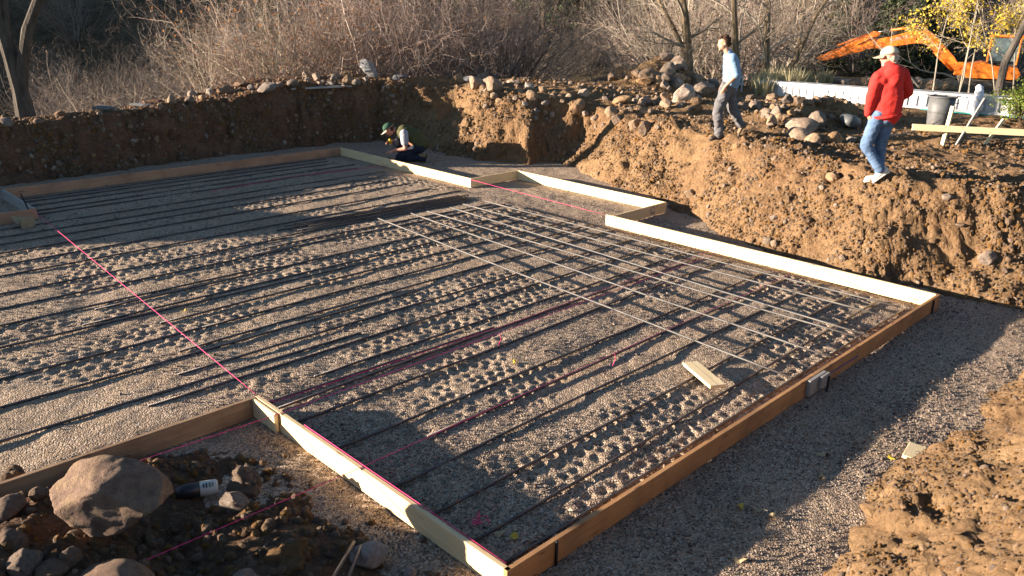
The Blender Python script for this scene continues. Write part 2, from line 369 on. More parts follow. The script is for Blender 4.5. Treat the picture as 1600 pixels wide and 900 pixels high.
# ------------------------------------------------------------------ ground
def axis(knots):
    """coordinates from (start, step) knots, ending at the last start"""
    out = []
    for (a, st), (b, _) in zip(knots, knots[1:]):
        n = max(1, int(round((b-a)/st))); out += list(a+(b-a)*np.arange(n)/n)
    return np.array(out+[knots[-1][0]])
def grid_mesh(xs, ys, zf, keep=None, crag=False):
    X, Y = np.meshgrid(xs, ys); Z = zf(X, Y); nx, ny = len(xs), len(ys)
    if crag:      # knobs and hollows on the steep cut faces
        gx_ = np.gradient(Z, xs, axis=1); gy_ = np.gradient(Z, ys, axis=0); st_ = sstep(.45, 1.3, np.hypot(gx_, gy_))*np.exp(-np.maximum((X+Y)*.7-20, 0)/5)
        u, v = X*.71-Y*.71, X*.71+Y*.71
        A = .06*fbm(u*1.7+Z*.8, Z*2.2+v*.8, 101, 4, .6)+.05*np.clip(1-cells(u*5+v*1.5, Z*6+v*1.5, 105), 0, 1)**1.5; Bn = .5*(.05*fbm(v*1.7-Z, Z*2.4+u, 111, 4, .6))
        A = A+.055*fbm(u*5.5+.3*v, Z*.7+.25*v, 121, 3)*sstep(.5, .9, np.abs(np.sin(u*.9+v*.6)))-.05*np.clip(1-cells(u*8+v*2, Z*9+v*2, 125), 0, 1)**3*sstep(-2.2, -.8, Y)
        n = np.hypot(gx_, gy_)+1e-6
        X = X-gx_/n*A*st_*1.5; Y = Y-gy_/n*A*st_*1.5; Z = Z+Bn*st_
    co = np.stack([X, Y, Z], -1).reshape(-1, 3)
    i = (np.arange(ny-1)[:, None]*nx+np.arange(nx-1)[None]).reshape(-1)
    q = np.stack([i, i+1, i+1+nx, i+nx], -1)
    if keep is not None:
        k = keep(X, Y).reshape(-1); q = q[k[q].any(1)]
        used = np.unique(q); mp = np.zeros(len(co), int); mp[used] = np.arange(len(used)); co = co[used]; q = mp[q]
    me = bpy.data.meshes.new('grid'); me.vertices.add(len(co)); me.vertices.foreach_set('co', co.astype(np.float32).ravel())
    me.loops.add(q.size); me.loops.foreach_set('vertex_index', q.astype(np.int32).ravel())
    me.polygons.add(len(q)); me.polygons.foreach_set('loop_start', np.arange(0, q.size, 4, dtype=np.int32)); me.update(calc_edges=True)
    me.polygons.foreach_set('use_smooth', np.ones(len(q), bool)); me.validate()
    return me
xs = axis([(-300, 40), (-100, 12), (-30, 3), (-8, .25), (-4, .06), (-1, .035), (2, .05), (7.5, .04), (11.5, .06), (18, .14), (24, .4), (40, 1.2), (90, 6), (200, 30), (400, 30)])
ys = axis([(-200, 40), (-60, 8), (-12, .6), (-5, .08), (-3, .04), (-.6, .045), (3.5, .06), (5, .06), (14, .03), (16.5, .08), (20, .2), (28, .6), (50, 2), (120, 10), (400, 30)])
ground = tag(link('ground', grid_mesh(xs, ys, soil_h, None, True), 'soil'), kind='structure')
gx = axis([(-7, .12), (-3, .04), (-.2, .018), (5, .024), (11.3, .1)])
gy = axis([(-2.3, .022), (4, .026), (8, .04), (15.4, .1)])
gravel = tag(link('gravel_bed', grid_mesh(gx, gy, gravel_h, lambda X, Y: pit_dist(X, Y) < .3), 'gravel'), kind='structure')
def gz(x, y):
    """surface height at a point"""
    a = float(soil_h(np.array([x]), np.array([y]))[0]); 
    if float(pit_dist(np.array([x]), np.array([y]))[0]) < .3: a = max(a, float(gravel_h(np.array([x]), np.array([y]))[0]))
    return a
# ------------------------------------------------------------------ wooden formwork
TOP = .19
form = tag(empty('wooden_formwork', (3.7, 5, 0)), 'wooden board formwork edging the gravel bed of the slab', 'formwork')
def fb(mat, p0, p1, label=None, th=.038, ztop=TOP):
    o = board('form_board', mat, p0, p1, ztop, .186, th); o.parent = form; o.matrix_parent_inverse = Matrix.Translation((-3.7, -5, 0))
    if label: o['label'] = label
    return o
def fpart(o):
    o.parent = form; o.matrix_parent_inverse = Matrix.Translation((-3.7, -5, 0)); return o
fb('pine', (-.019, -.035), (-.019, 3.15), 'pale pine board glaring white in the sun')
fb('fir', (-.04, -.019), (4.05, -.019), 'orange brown fir board with stains')
fb('fir', (4.054, -.019), (7.46, -.019), 'orange brown fir board with blue paint streak')
fb('fir_dark', (-6.5, 3.135), (-.042, 3.135), 'brown weathered board partly buried by the dirt heap')
fb('pine', (7.44, .003), (7.44, 5.24), 'pale pine board with knots')
fb('pine', (7.462, 5.12), (8.93, 5.12), 'short pine board with a blue circled mark')
fb('pine_fresh', (8.95, 5.102), (8.95, 8.85))
fb('pine', (7.66, 8.87), (8.97, 8.87))
fb('pine', (7.64, 8.85), (7.64, 13.5))
fb('fir_red', (.58, 13.52), (7.66, 13.52), 'reddish fir board in the shade')
fb('weathered_wood', (.56, 11.66), (.56, 13.5))
fb('fir_red', (-5, 11.64), (.58, 11.64))
# cleats, splice blocks and the painted board ends
bm = bmesh.new(); bm_box(bm, (-.062, 2.93, .095), (.040, .40, .185), None, .012); fpart(link('cleat', bm_mesh(bm), 'pine'))
fpart(link('splice_block', box_me((4.08, -.060, .105), (.34, .040, .165), None, .004), 'weathered_wood'))
fpart(link('splice_block', box_me((4.17, -.097, .120), (.17, .032, .13), None, .004), 'weathered_wood'))
fpart(link('end_paint', box_me((7.44, 5.243, .097), (.037, .003, .18), None, 0), 'end_paint'))
fpart(link('end_paint', box_me((7.6195, 8.862, .097), (.003, .020, .18), None, 0), 'end_paint'))
# spray and crayon marks
fpart(link('paint_streak', box_me((4.72, -.0395, .088), (.75, .002, .016), Euler((0, .02, 0)), 0), 'blue_paint'))
def ring_me(c, r, w, y, a0=0, a1=6.283, n=28):
    vs, fs = [], []
    for i in range(n+1):
        a = a0+(a1-a0)*i/n
        for rr in (r-w/2, r+w/2): vs.append((c[0]+rr*math.cos(a), y, c[1]+rr*math.sin(a)*.9))
    for i in range(n): fs.append((2*i, 2*i+1, 2*i+3, 2*i+2))
    return me_from(vs, fs)
fpart(link('crayon_mark', ring_me((8.55, .10), .07, .013, 5.0985, .3, 6.2), 'blue_paint'))
fpart(link('crayon_mark', box_me((8.53, 5.0985, .075), (.012, .002, .075), Euler((0, .3, 0)), 0), 'blue_paint'))
fpart(link('crayon_mark', box_me((8.575, 5.0985, .06), (.05, .002, .012), Euler((0, -.2, 0)), 0), 'blue_paint'))
# steel form stakes
def stake(p0, p1, label, r=.010):
    o = link('steel_stake', tube_me([p0, p1], r, 8), 'black_steel'); tag(o, label, 'stake', 'steel form stakes')
stake((.40, -.050, -.1), (.40, -.050, .192), 'black steel stake against the plain stretch of orange board')
stake((4.20, -.124, -.1), (4.215, -.124, .165), 'black steel stake leaning on the grey splice block')
stake((7.22, -.050, -.1), (7.22, -.050, .175), 'short black steel stake at the outer corner of the formwork')
stake((.52, 11.60, -.05), (.44, 11.82, .42), 'black steel stake sticking up above the small corner box', .013)
# ------------------------------------------------------------------ reinforcing bars
rnd = random.Random(5)
REST = .012
def rebar(p0, p1, z0, z1, mat='rebar_steel', label='', group='', sag=0, r=.0085, wob=.012):
    p0 = Vector((*p0, 0)); p1 = Vector((*p1, 0)); d = p1-p0; L = d.length; n = max(3, int(L/.6)); d.normalize(); nrm = Vector((-d.y, d.x, 0))
    ph = rnd.random()*6; pts = []
    for i in range(n+1):
        t = i/n; off = wob*math.sin(ph+t*5.1)+wob*.4*math.sin(ph*2+t*13)
        pts.append((L*t, off, z0+(z1-z0)*t-sag*4*t*(1-t)))
    o = link('rebar', tube_me(pts, r, 6), mat); o.location = p0; o.rotation_euler = (0, 0, math.atan2(d.y, d.x))
    return tag(o, label, 'rebar', group)
GA = 'long bars laid across the gravel'
ORD = ['first', 'second', 'third', 'fourth', 'fifth', 'sixth', 'seventh', 'eighth', 'ninth', 'tenth', 'eleventh', 'twelfth', 'thirteenth', 'fourteenth', 'fifteenth', 'sixteenth', 'seventeenth']
for i, y in enumerate((.17, .50, .92, 1.40, 1.80, 2.14, 2.73, 3.10, 3.42, 3.91, 4.35, 4.87, 5.32, 5.80, 6.26, 6.70)):
    x0 = {.17: .1, .50: .12, .92: .1, 1.40: .08, 1.80: .8, 2.14: .06, 2.73: .07, 3.10: .06}.get(y, rnd.uniform(-.8, .9))
    z = .030+.004*(y > .3)
    rebar((x0, y+rnd.uniform(-.02, .02)), (7.25-rnd.random()*.25, y+rnd.uniform(-.05, .05)), z, z, label=f'dark rebar on the gravel, {ORD[i]} counting from the orange brown board', group=GA, r=.013)
for i, y in enumerate((3.32, 4.15, 4.81, 5.47, 6.25, 6.93, 7.5, 8.08)):
    z = .032; rebar((-5.5, y+rnd.uniform(-.03, .03)), (rnd.uniform(.9, 3.2), y-.10+rnd.uniform(-.04, .04)), z, z, label=f'dark rebar passing under the long pink string, {ORD[i]} from the half buried board', group=GA, r=.013)
for i, y in enumerate((8.7, 9.27, 9.88, 10.3, 10.75, 11.2, 11.85, 12.2, 12.6, 12.95, 13.2)):
    z = .032; rebar((-4.5 if y < 11.5 else .65, y+rnd.uniform(-.03, .03)), (7.3-rnd.random()*.5, y+rnd.uniform(-.06, .06)), z, z, label=f'dark rebar in the shade, {ORD[10-i]} counting from the reddish back board', group=GA, r=.013)
for k, y in enumerate((7.42, 7.62, 8.02, 8.36)):
    rebar((2.2+.3*k, y+.05), (7.1-.2*k, y-.1), .032, .032, label=f'shorter dark rebar by the loose bundle, {ORD[k]} from the cross bar ends', group=GA, r=.013)
# the loose bundle waiting to be placed
for k in range(11):
    a = 3.3+rnd.random()*.35; yy = 8.52-.042*k
    rebar((a, yy+rnd.uniform(-.02, .02)), (6.85+rnd.uniform(-.25, .15), yy-.16+.006*k), .042+.018*(k % 2), .042+.018*(k % 2), label='dark rebar in the loose bundle beside the cross bars', group='bundle of loose bars', wob=.006)
# cross bars lying over them, catching the sun
for i, (a, b) in enumerate([((4.55, 7.70), (3.98, .20)), ((5.15, 7.62), (4.74, .10)), ((5.45, 7.55), (5.50, .12)), ((5.92, 7.50), (5.62, .07)), ((6.26, 7.55), (6.36, .22)), ((6.70, 7.45), (6.80, .20))]):
    rebar(a, b, .125, .125, 'rebar_sunlit', f'sunlit rebar laid crosswise over dark bars, {ORD[5-i]} from the knotted pine board', 'cross bars on the sunny side', r=.0115, wob=.015)
# bars thrown down by the heap
rebar((-.52, .92), (-1.15, .42), .13, .20, label='blue grey rebar end lying by the pale cobble in the heap', group='bars by the heap', wob=.003, r=.013)
rebar((-.50, .86), (-1.10, .32), .12, .19, label='blue grey rebar end lying by the pale cobble in the heap', group='bars by the heap', wob=.003, r=.013)
# ------------------------------------------------------------------ pink string lines
def string(pts, label, r=.0022, dip=0):
    P = []
    for a, b in zip(pts, pts[1:]):
        n = max(2, int((Vector(a)-Vector(b)).length/.5))
        for i in range(n):
            t = i/n; q = Vector(a).lerp(Vector(b), t); q.z -= dip*4*t*(1-t); P.append(q)
    P.append(Vector(pts[-1]))
    return tag(link('string_line', tube_me(P, r, 4), 'pink_string'), label, 'string')
string([(-.019, 3.16, .195), (.50, 11.60, .197)], 'pink string line running from the pale cleat to the corner box', .0032)
string([(-.02, 3.10, .193), (.10, 3.06, .12), (3.1, 3.06, .075), (7.3, 3.12, .07)], 'pink string running beside a dark bar from the cleated corner', .0028)
string([(-4.5, 2.70, .30), (-2.1, 2.74, .225), (-.02, 2.71, .1935), (7.42, 2.78, .1935)], 'pink string line crossing the pale board next to the cleat', .0030)
string([(-4.5, 1.50, .34), (-1.79, 1.55, .215), (-.02, 1.55, .1935), (7.42, 1.62, .1935)], 'pink string line crossing the middle of the glaring white board', .0030)
string([(.006, 2.4, .195), (.006, 0.02, .195)], 'pink string along the top edge of the glaring white board', .0028)
string([(7.62, 8.84, .17), (7.46, 5.25, .17)], 'pink string bridging the notch between two pine boards', .0028)
string([(3.5, 11.6, .05), (5.3, 11.9, .045), (7.6, 11.55, .06)], 'red pink string lying on the gravel near the back boards', .0035)
# knotted string ends
def tangle(c, r, n, label, seed, h=.06):
    q = random.Random(seed); P = [Vector(c)]
    v = Vector((q.uniform(-1, 1), q.uniform(-1, 1), 0))
    for i in range(n):
        v = (v+Vector((q.uniform(-1, 1), q.uniform(-1, 1), q.uniform(-.5, .5)))*.9-(P[-1]-Vector(c))*(.6/r)).normalized()*r*.5
        p = P[-1]+v; p.z = min(max(p.z, c[2]-.01), c[2]+h); P.append(p)
    # smooth
    Q = []
    for a, b in zip(P, P[1:]): Q += [a, a*.5+b*.5]
    Q = [Q[0]]+[(Q[i-1]+Q[i]*2+Q[i+1])/4 for i in range(1, len(Q)-1)]+[Q[-1]]
    return tag(link('string_tangle', tube_me(Q, .0022, 4), 'pink_string'), label, 'string', None)
tangle((.30, .60, .045), .09, 34, 'tangle of loose pink string on shaded gravel behind the pale board', 3)
for (x, y, lab) in ((2.55, 2.73, 'pink string tail hanging from the line by the cleated corner'), (3.05, 1.58, 'pink string tail hanging over the gravel towards the loose plank')):
    string([(x, y, .19), (x+.02, y, .12), (x-.01, y+.01, .05)], lab, .0028); 
# ------------------------------------------------------------------ rocks
def rock_mesh(kind, seed, sub=3):
    q = random.Random(seed); bm = bmesh.new(); bmesh.ops.create_icosphere(bm, subdivisions=sub, radius=1)
    co = np.array([v.co for v in bm.verts])
    sc = np.array([1, q.uniform(.72, .95), q.uniform(.62, .85)])
    if kind == 'a':
        for i in range(19):
            n = np.array([q.gauss(0, 1), q.gauss(0, 1), q.gauss(0, 1)]); n /= np.linalg.norm(n); dd = q.uniform(.52, .82)
            pr = co@n; co = co-np.outer(np.maximum(pr-dd, 0), n)
    elif kind == 'B':      # the great boulder: sloping face, overhanging foot, sharp upper right shoulder
        for n, dd in (((-.55, -.35, .75), .70), ((.55, -.35, .72), .72), ((.1, -.95, .15), .66), ((-.75, -.3, -.55), .62), ((.75, -.2, -.6), .68), ((0, 0, -1), .60), ((.95, 0, .1), .9), ((-.95, .1, .2), .93), ((0, .9, .3), .75), ((.1, -.3, .95), .78)):
            n = np.array(n); n = n/np.linalg.norm(n); pr = co@n; co = co-np.outer(np.maximum(pr-dd, 0)*.93, n)
    else:
        for i in range(9):
            n = np.array([q.gauss(0, 1), q.gauss(0, 1), q.gauss(0, 1)]); n /= np.linalg.norm(n); dd = q.uniform(.64, .90)
            pr = co@n; co = co-np.outer(np.maximum(pr-dd, 0)*.93, n)
    f = {'a': .05, 'r': .05, 'B': .045, 'c': .20}[kind]; o = seed*3.7
    def n3(c, k, s): return vnoise(c[:, 0]*k+o, c[:, 1]*k+c[:, 2]*k*.7+s)+vnoise(c[:, 2]*k+o+9, c[:, 0]*k-c[:, 1]*k*.6+s, 3)
    d = 1+f*(2*n3(co, 1.6, 1.)+.9*n3(co, 4, 5.)+.6*n3(co, 9, 7.)+.4*n3(co, 19, 3.))
    if kind == 'c': d = d+.07*n3(co, 7, 2.)+.05*n3(co, 15, 8.)
    co = co*d[:, None]*(np.array([1, .75, .62]) if kind == 'B' else sc)
    for v, c in zip(bm.verts, co): v.co = c
    return bm_mesh(bm, smooth=True)
MATKEY = {'t': 'boulder_tan', 'g': 'boulder_grey', 'R': 'boulder_red', 'w': 'boulder_pale', 'b': 'boulder_blue', 'c': 'clod'}
stone_mat('boulder_pale', (.30, .24, .20), (.46, .38, .33), (.58, .52, .47), per=.15, dirtamt=.25)
ROCKS = {k: [rock_mesh(k, 10*i+j, 4) for j in range(6)] for i, k in enumerate('ra')}
ROCKS['c'] = [rock_mesh('c', 70+j, 4) for j in range(3)]
_rock_variants = {}
def rock_data(kind, idx, mat):
    key = (kind, idx, mat)
    if key not in _rock_variants:
        me = ROCKS[kind][idx].copy(); me.materials.append(MATS[MATKEY[mat]]); _rock_variants[key] = me
    return _rock_variants[key]
rr = random.Random(77)
CN = {'t': 'tan', 'g': 'grey', 'R': 'reddish', 'w': 'pale', 'b': 'blue grey', 'c': 'brown'}
def place_rock(x, y, r, sh, m, label, group, lift=None, rot=None, name='rock'):
    k = 'a' if sh == 'a' else ('c' if sh == 'c' else 'r')
    if (sh == 'f' and rr.random() < .5) or (sh == 'r' and group and rr.random() < .5): k = 'a'
    me = rock_data(k, rr.randrange(len(ROCKS[k])), m)
    o = link(name, me); zs = {'f': .55, 't': 1.3}.get(sh, rr.uniform(.85, 1.1))
    if group in ('spoil rocks along the sunny bank', 'rocks behind the white panels') and r > .12: r *= 1.22
    o.scale = (r*1.1, r*1.1*rr.uniform(.85, 1.1), r*1.1*zs)
    o.rotation_euler = rot or (rr.uniform(-.25, .25), rr.uniform(-.25, .25), rr.uniform(-3.1, 3.1))
    o.location = (x, y, gz(x, y)+(r*zs*.32 if lift is None else lift))
    return tag(o, label, 'rock', group)
FRONT = [
    (-1.84,1.40,0.271,'r','R', 'large reddish boulder wedged under the biggest boulder', -.02),
    (-2.19,1.79,0.093,'t','R', 'upright reddish cobble in the cluster below the biggest boulder', None),
    (-2.20,2.05,0.087,'t','R', 'tall reddish rock at the far side of the heap cluster', None),
    (-2.08,2.63,0.117,'r','R', 'rounded reddish rock on the heap crossed by a pink string', None),
    (-1.89,3.41,0.121,'c','c', 'crumbling brown clod resting against the buried brown board', None),
    (-0.87,1.87,0.125,'a','g', 'pale grey faceted rock beside the white bottle', None),
    (-0.48,0.81,0.120,'r','w', 'pale pink rounded cobble next to the rebar ends', None),
    (-0.64,2.16,0.145,'c','c', 'lumpy brown clod just behind the pale faceted rock', None),
    (-0.80,1.53,0.088,'c','c', 'lumpy clod under the pink string downhill of the bottle', -.035),
    (-1.88,2.67,0.061,'r','R', 'small reddish rock between boulder and brown board', None),
    (-1.98,1.69,0.066,'r','R', 'small reddish rock tucked beside the wedged boulder', None),
    (-2.09,1.66,0.084,'r','R', 'reddish rock low in the cluster under the upright cobble', None),
    (-1.47,1.22,0.155,'c','c', 'broad brown clod at the foot of the wedged boulder', -.035),
    (-1.23,1.01,0.068,'r','g', 'small grey rounded rock by the broad clod', None),
    (-0.36,0.53,0.045,'r','w', 'small pale stone between clods near the white board', None),
    (-0.95,1.20,0.037,'r','g', 'small grey stone on the dark heap side', None),
    (-0.35,1.29,0.030,'r','g', 'small grey stone at the foot of the heap near the gravel', None),
    (-0.08,0.75,0.026,'r','g', 'tiny grey stone against the glaring white board', None),
    (-0.50,1.22,0.031,'r','g', 'small grey stone beside the pink string on the heap', None),
    (-0.92,1.08,0.143,'c','c', 'wide dark clod sloping to the rebar ends', -.035),
    (-1.23,3.18,0.101,'c','c', 'brown clod lying against the buried board by the string', None),
]
PLACES = {
'spoil rocks along the sunny bank': [(11.84,9.80,0.213,'a','t'),(12.92,9.32,0.217,'f','t'),(13.47,9.03,0.172,'a','t'),(11.57,8.38,0.151,'r','t'),(11.96,8.83,0.126,'r','t'),(12.12,8.02,0.108,'r','t'),(10.86,7.06,0.153,'a','t'),(10.89,6.76,0.085,'r','t'),(14.62,8.68,0.289,'r','t'),(16.38,9.29,0.312,'a','g'),(16.13,10.29,0.255,'a','t'),(15.67,10.18,0.226,'a','t'),(15.35,10.48,0.260,'f','t'),(15.52,10.81,0.167,'r','t'),(15.31,11.50,0.197,'r','t'),(13.17,7.30,0.109,'t','t'),(13.58,7.62,0.127,'r','t'),(18.08,10.01,0.186,'a','g'),(18.05,9.99,0.186,'a','g'),(16.52,9.91,0.133,'r','t'),(16.13,10.02,0.149,'r','t'),(11.94,9.60,0.114,'r','t'),(12.00,9.33,0.113,'r','t'),(11.41,7.76,0.139,'a','t'),(11.42,10.93,0.109,'r','t'),(11.31,10.76,0.123,'r','t'),(11.86,10.93,0.110,'r','t'),(11.72,10.45,0.093,'r','t'),(11.91,10.41,0.085,'r','t'),(12.18,10.36,0.094,'r','t'),(11.79,10.21,0.077,'r','t'),(11.48,10.47,0.108,'r','g'),(11.17,10.48,0.099,'r','g'),(11.03,10.39,0.091,'r','t'),(14.41,10.03,0.050,'r','t'),(14.70,9.06,0.073,'r','t'),(14.03,9.07,0.096,'r','g'),(15.57,9.80,0.086,'r','t'),(13.33,7.90,0.120,'r','g'),(13.14,7.50,0.088,'f','g'),(13.51,8.47,0.085,'f','g'),(12.29,8.54,0.089,'f','g'),(18.12,7.49,0.104,'r','t'),(13.31,5.51,0.095,'r','t'),(16.22,7.39,0.098,'a','t'),(14.99,6.88,0.092,'a','t'),(17.14,8.25,0.138,'a','t'),(14.55,6.88,0.113,'f','g'),(13.04,5.53,0.122,'f','t'),(13.58,15.51,0.153,'r','t'),(12.67,15.02,0.184,'r','t'),(12.62,15.38,0.074,'r','t'),(11.38,12.80,0.214,'a','t'),(11.36,12.09,0.258,'a','t'),(13.58,14.97,0.151,'a','g'),(12.02,12.23,0.116,'a','t'),(11.01,11.79,0.126,'r','t'),(11.20,12.44,0.081,'r','t'),(11.44,13.58,0.102,'r','t'),(11.32,13.31,0.101,'r','t'),(10.95,11.52,0.094,'r','t'),(10.70,11.75,0.071,'r','t'),(11.19,13.29,0.067,'r','t'),(11.70,11.56,0.096,'r','t'),(11.10,11.11,0.077,'r','t'),(11.05,10.74,0.084,'r','g'),(11.40,11.76,0.072,'r','t'),],
'rocks around the dirt heap by the path': [(13.54,5.14,0.162,'a','t'),(14.20,4.83,0.206,'a','t'),(13.27,4.52,0.171,'t','g'),(14.31,4.38,0.123,'r','t'),(12.56,4.49,0.345,'f','t'),(11.57,4.08,0.229,'r','t'),(11.77,3.47,0.213,'r','t'),(12.16,3.32,0.119,'r','g'),(11.39,3.70,0.153,'r','t'),(12.90,4.21,0.083,'r','t'),(13.93,4.52,0.088,'r','g'),(12.76,5.08,0.132,'r','t'),(17.21,7.64,0.152,'r','t'),(13.23,5.25,0.108,'a','t'),],
'rocks behind the white panels': [(29.53,12.04,0.363,'a','t'),(29.95,11.66,0.233,'a','g'),(29.69,11.01,0.280,'f','t'),(28.83,10.21,0.319,'f','t'),(27.65,9.30,0.293,'a','t'),(32.16,9.20,0.310,'f','g'),(27.81,7.31,0.292,'r','t'),(29.08,7.24,0.416,'f','t'),(40.15,9.82,0.610,'f','g'),],
'stones walled up on the shaded bank': [(9.30,17.67,0.108,'t','g'),(9.45,16.44,0.261,'f','g'),(10.31,17.13,0.164,'r','t'),(9.41,15.72,0.170,'r','t'),(9.39,15.30,0.134,'r','g'),(9.02,16.62,0.190,'r','g'),(8.66,16.51,0.111,'r','g'),(8.67,15.91,0.117,'r','g'),(7.71,15.61,0.144,'r','g'),(8.82,15.62,0.117,'r','g'),(9.08,15.43,0.150,'f','g'),(10.67,15.32,0.140,'a','b'),(6.93,15.50,0.249,'f','g'),(7.35,15.62,0.087,'r','g'),(9.77,15.40,0.119,'r','g'),(8.61,15.48,0.066,'r','t'),(10.11,14.63,0.110,'r','g'),(10.06,14.72,0.059,'r','t'),(2.29,15.62,0.146,'a','R'),(1.83,15.37,0.129,'f','R'),(2.95,15.72,0.096,'r','t'),(3.41,15.55,0.055,'r','t'),(3.60,15.60,0.084,'r','t'),(4.08,15.48,0.085,'r','t'),(4.61,15.59,0.159,'r','t'),(5.40,16.93,0.078,'r','t'),(5.13,15.80,0.104,'r','t'),(5.75,17.08,0.111,'r','g'),(6.32,16.42,0.268,'f','R'),(7.10,17.21,0.216,'f','R'),(6.03,16.69,0.110,'r','g'),(1.22,15.39,0.189,'f','R'),(4.33,15.54,0.086,'r','t'),(5.49,15.97,0.091,'r','t'),(6.86,16.16,0.111,'r','g'),],
'stones in the sunlit bank face': [(8.94,2.17,0.106,'r','t'),(8.87,1.90,0.080,'r','t'),(9.00,2.44,0.044,'r','t'),(8.68,1.55,0.055,'r','t'),(8.92,0.54,0.070,'r','g'),(7.89,1.40,0.053,'r','t'),(8.05,1.56,0.041,'r','t'),(8.22,2.60,0.068,'t','t'),(8.59,0.51,0.052,'r','t'),(8.69,-0.16,0.152,'f','t'),(8.16,0.45,0.064,'r','t'),(8.15,0.56,0.043,'r','t'),(8.01,0.61,0.069,'r','t'),(8.50,2.79,0.069,'r','g'),(8.72,2.21,0.053,'r','t'),(8.79,1.59,0.037,'r','t'),(8.86,0.28,0.070,'f','t'),(9.48,4.97,0.128,'r','t'),(9.43,4.79,0.046,'r','t'),(10.42,5.31,0.042,'r','t'),(8.98,4.23,0.061,'r','t'),(8.27,2.74,0.084,'t','t'),(10.10,5.01,0.041,'r','t'),],
'stones in the near dirt slope': [(1.86,-1.30,0.028,'a','w'),(2.89,-1.81,0.031,'r','t'),(2.80,-1.75,0.036,'r','t'),(2.60,-2.11,0.041,'r','t'),(2.98,-1.43,0.029,'r','t'),(1.56,-1.49,0.034,'r','t'),(2.31,-1.51,0.022,'r','t'),],
}
WHERE = {'spoil rocks along the sunny bank': 'lying on the sunlit bank top', 'rocks around the dirt heap by the path': 'at the dirt heap between the two walking men', 'rocks behind the white panels': 'lying beyond the white panels',
    'stones walled up on the shaded bank': 'set along the shaded bank top', 'stones in the sunlit bank face': 'sticking out of the sunlit bank face', 'stones in the near dirt slope': 'in the bare dirt slope near the cut board'}
SHN = {'a': 'angular', 'r': 'rounded', 'f': 'flat', 't': 'upright', 'c': 'crumbling'}
for grp, lst in PLACES.items():
    for (x, y, r, sh, m) in lst:
        size = 'large ' if r > .2 else ('small ' if r < .08 else '')
        place_rock(x, y, r, sh, m, f"{size}{SHN[sh]} {CN[m]} rock {WHERE[grp]}", grp)
# the denser rubble of the heaps
for (cx, cy, sx, sy, n, r0, r1, grp) in ((16.3, 10.2, .9, .7, 12, .14, .27, 'spoil rocks along the sunny bank'), (12.9, 9.0, 1.3, 1.0, 18, .06, .15, 'spoil rocks along the sunny bank'), (14.6, 8.2, .9, .6, 10, .08, .2, 'spoil rocks along the sunny bank'), (15.6, 7.0, 1.0, .5, 9, .08, .18, 'spoil rocks along the sunny bank'), (13.2, 4.9, .8, .6, 14, .08, .19, 'rocks around the dirt heap by the path'), (9.0, 16.1, 1.1, .35, 14, .08, .16, 'stones walled up on the shaded bank'), (12.2, 12.2, .8, .9, 12, .07, .17, 'spoil rocks along the sunny bank')):
    for k in range(n):
        x = cx+rr.gauss(0, .6)*sx; y = cy+rr.gauss(0, .6)*sy; r = r0+(r1-r0)*rr.random()**1.5; sh = rr.choice('aaaf'); m = rr.choice('tttg')
        size = 'large ' if r > .2 else ('small ' if r < .08 else '')
        place_rock(x, y, r, sh, m, f"{size}{SHN[sh]} {CN[m]} rock {WHERE[grp]}", grp)
# stones of the heap in front, each told apart
bl = link('boulder', rock_mesh('B', 5, 5), 'boulder_red', None, (-1.63, 2.00, .46), (.10, .02, math.radians(-47))); bl.scale = (.40, .38, .40)
tag(bl, 'biggest boulder, reddish with a dirt crust, perched on the heap', 'boulder')
for (x, y, r, sh, m, lab, lift) in FRONT:
    o = place_rock(x, y, r, sh, m, lab, None, lift, None, 'dirt_clod' if sh == 'c' else 'rock')
    if sh == 'c': o['category'] = 'clod'
# leaning slabs on the far bank
for (x, y, z, sx, sy, sz, rot, lab) in ((10.35, 16.1, 1.72, .34, .16, .30, (.2, .75, -.8), 'leaning blue grey slab among the stones on the bank'), (11.2, 15.7, 1.50, .34, .26, .09, (.1, .1, -.6), 'flat blue grey slab lying beside the leaning slab'),
        (3.30, 15.9, 1.08, .33, .2, .12, (.05, .1, -.5), 'flat bluish slab on the shaded bank near the big tree'), (4.2, 16.2, 1.12, .38, .2, .10, (0, .1, -.6), 'long flat bluish slab lying next to a similar shorter one'), (12.4, 14.1, 1.63, .30, .24, .17, (.1, .1, -.5), 'bluish white stone at the end of the sunlit bank')):
    me = rock_mesh('a', int(x*10)); o = link('stone_slab', me, 'boulder_blue', None, (x, y, z), rot); o.scale = (sx, sy, sz); o.location.z = gz(x, y)+sz*.5+(.12 if sz > .25 else 0); tag(o, lab, 'rock')
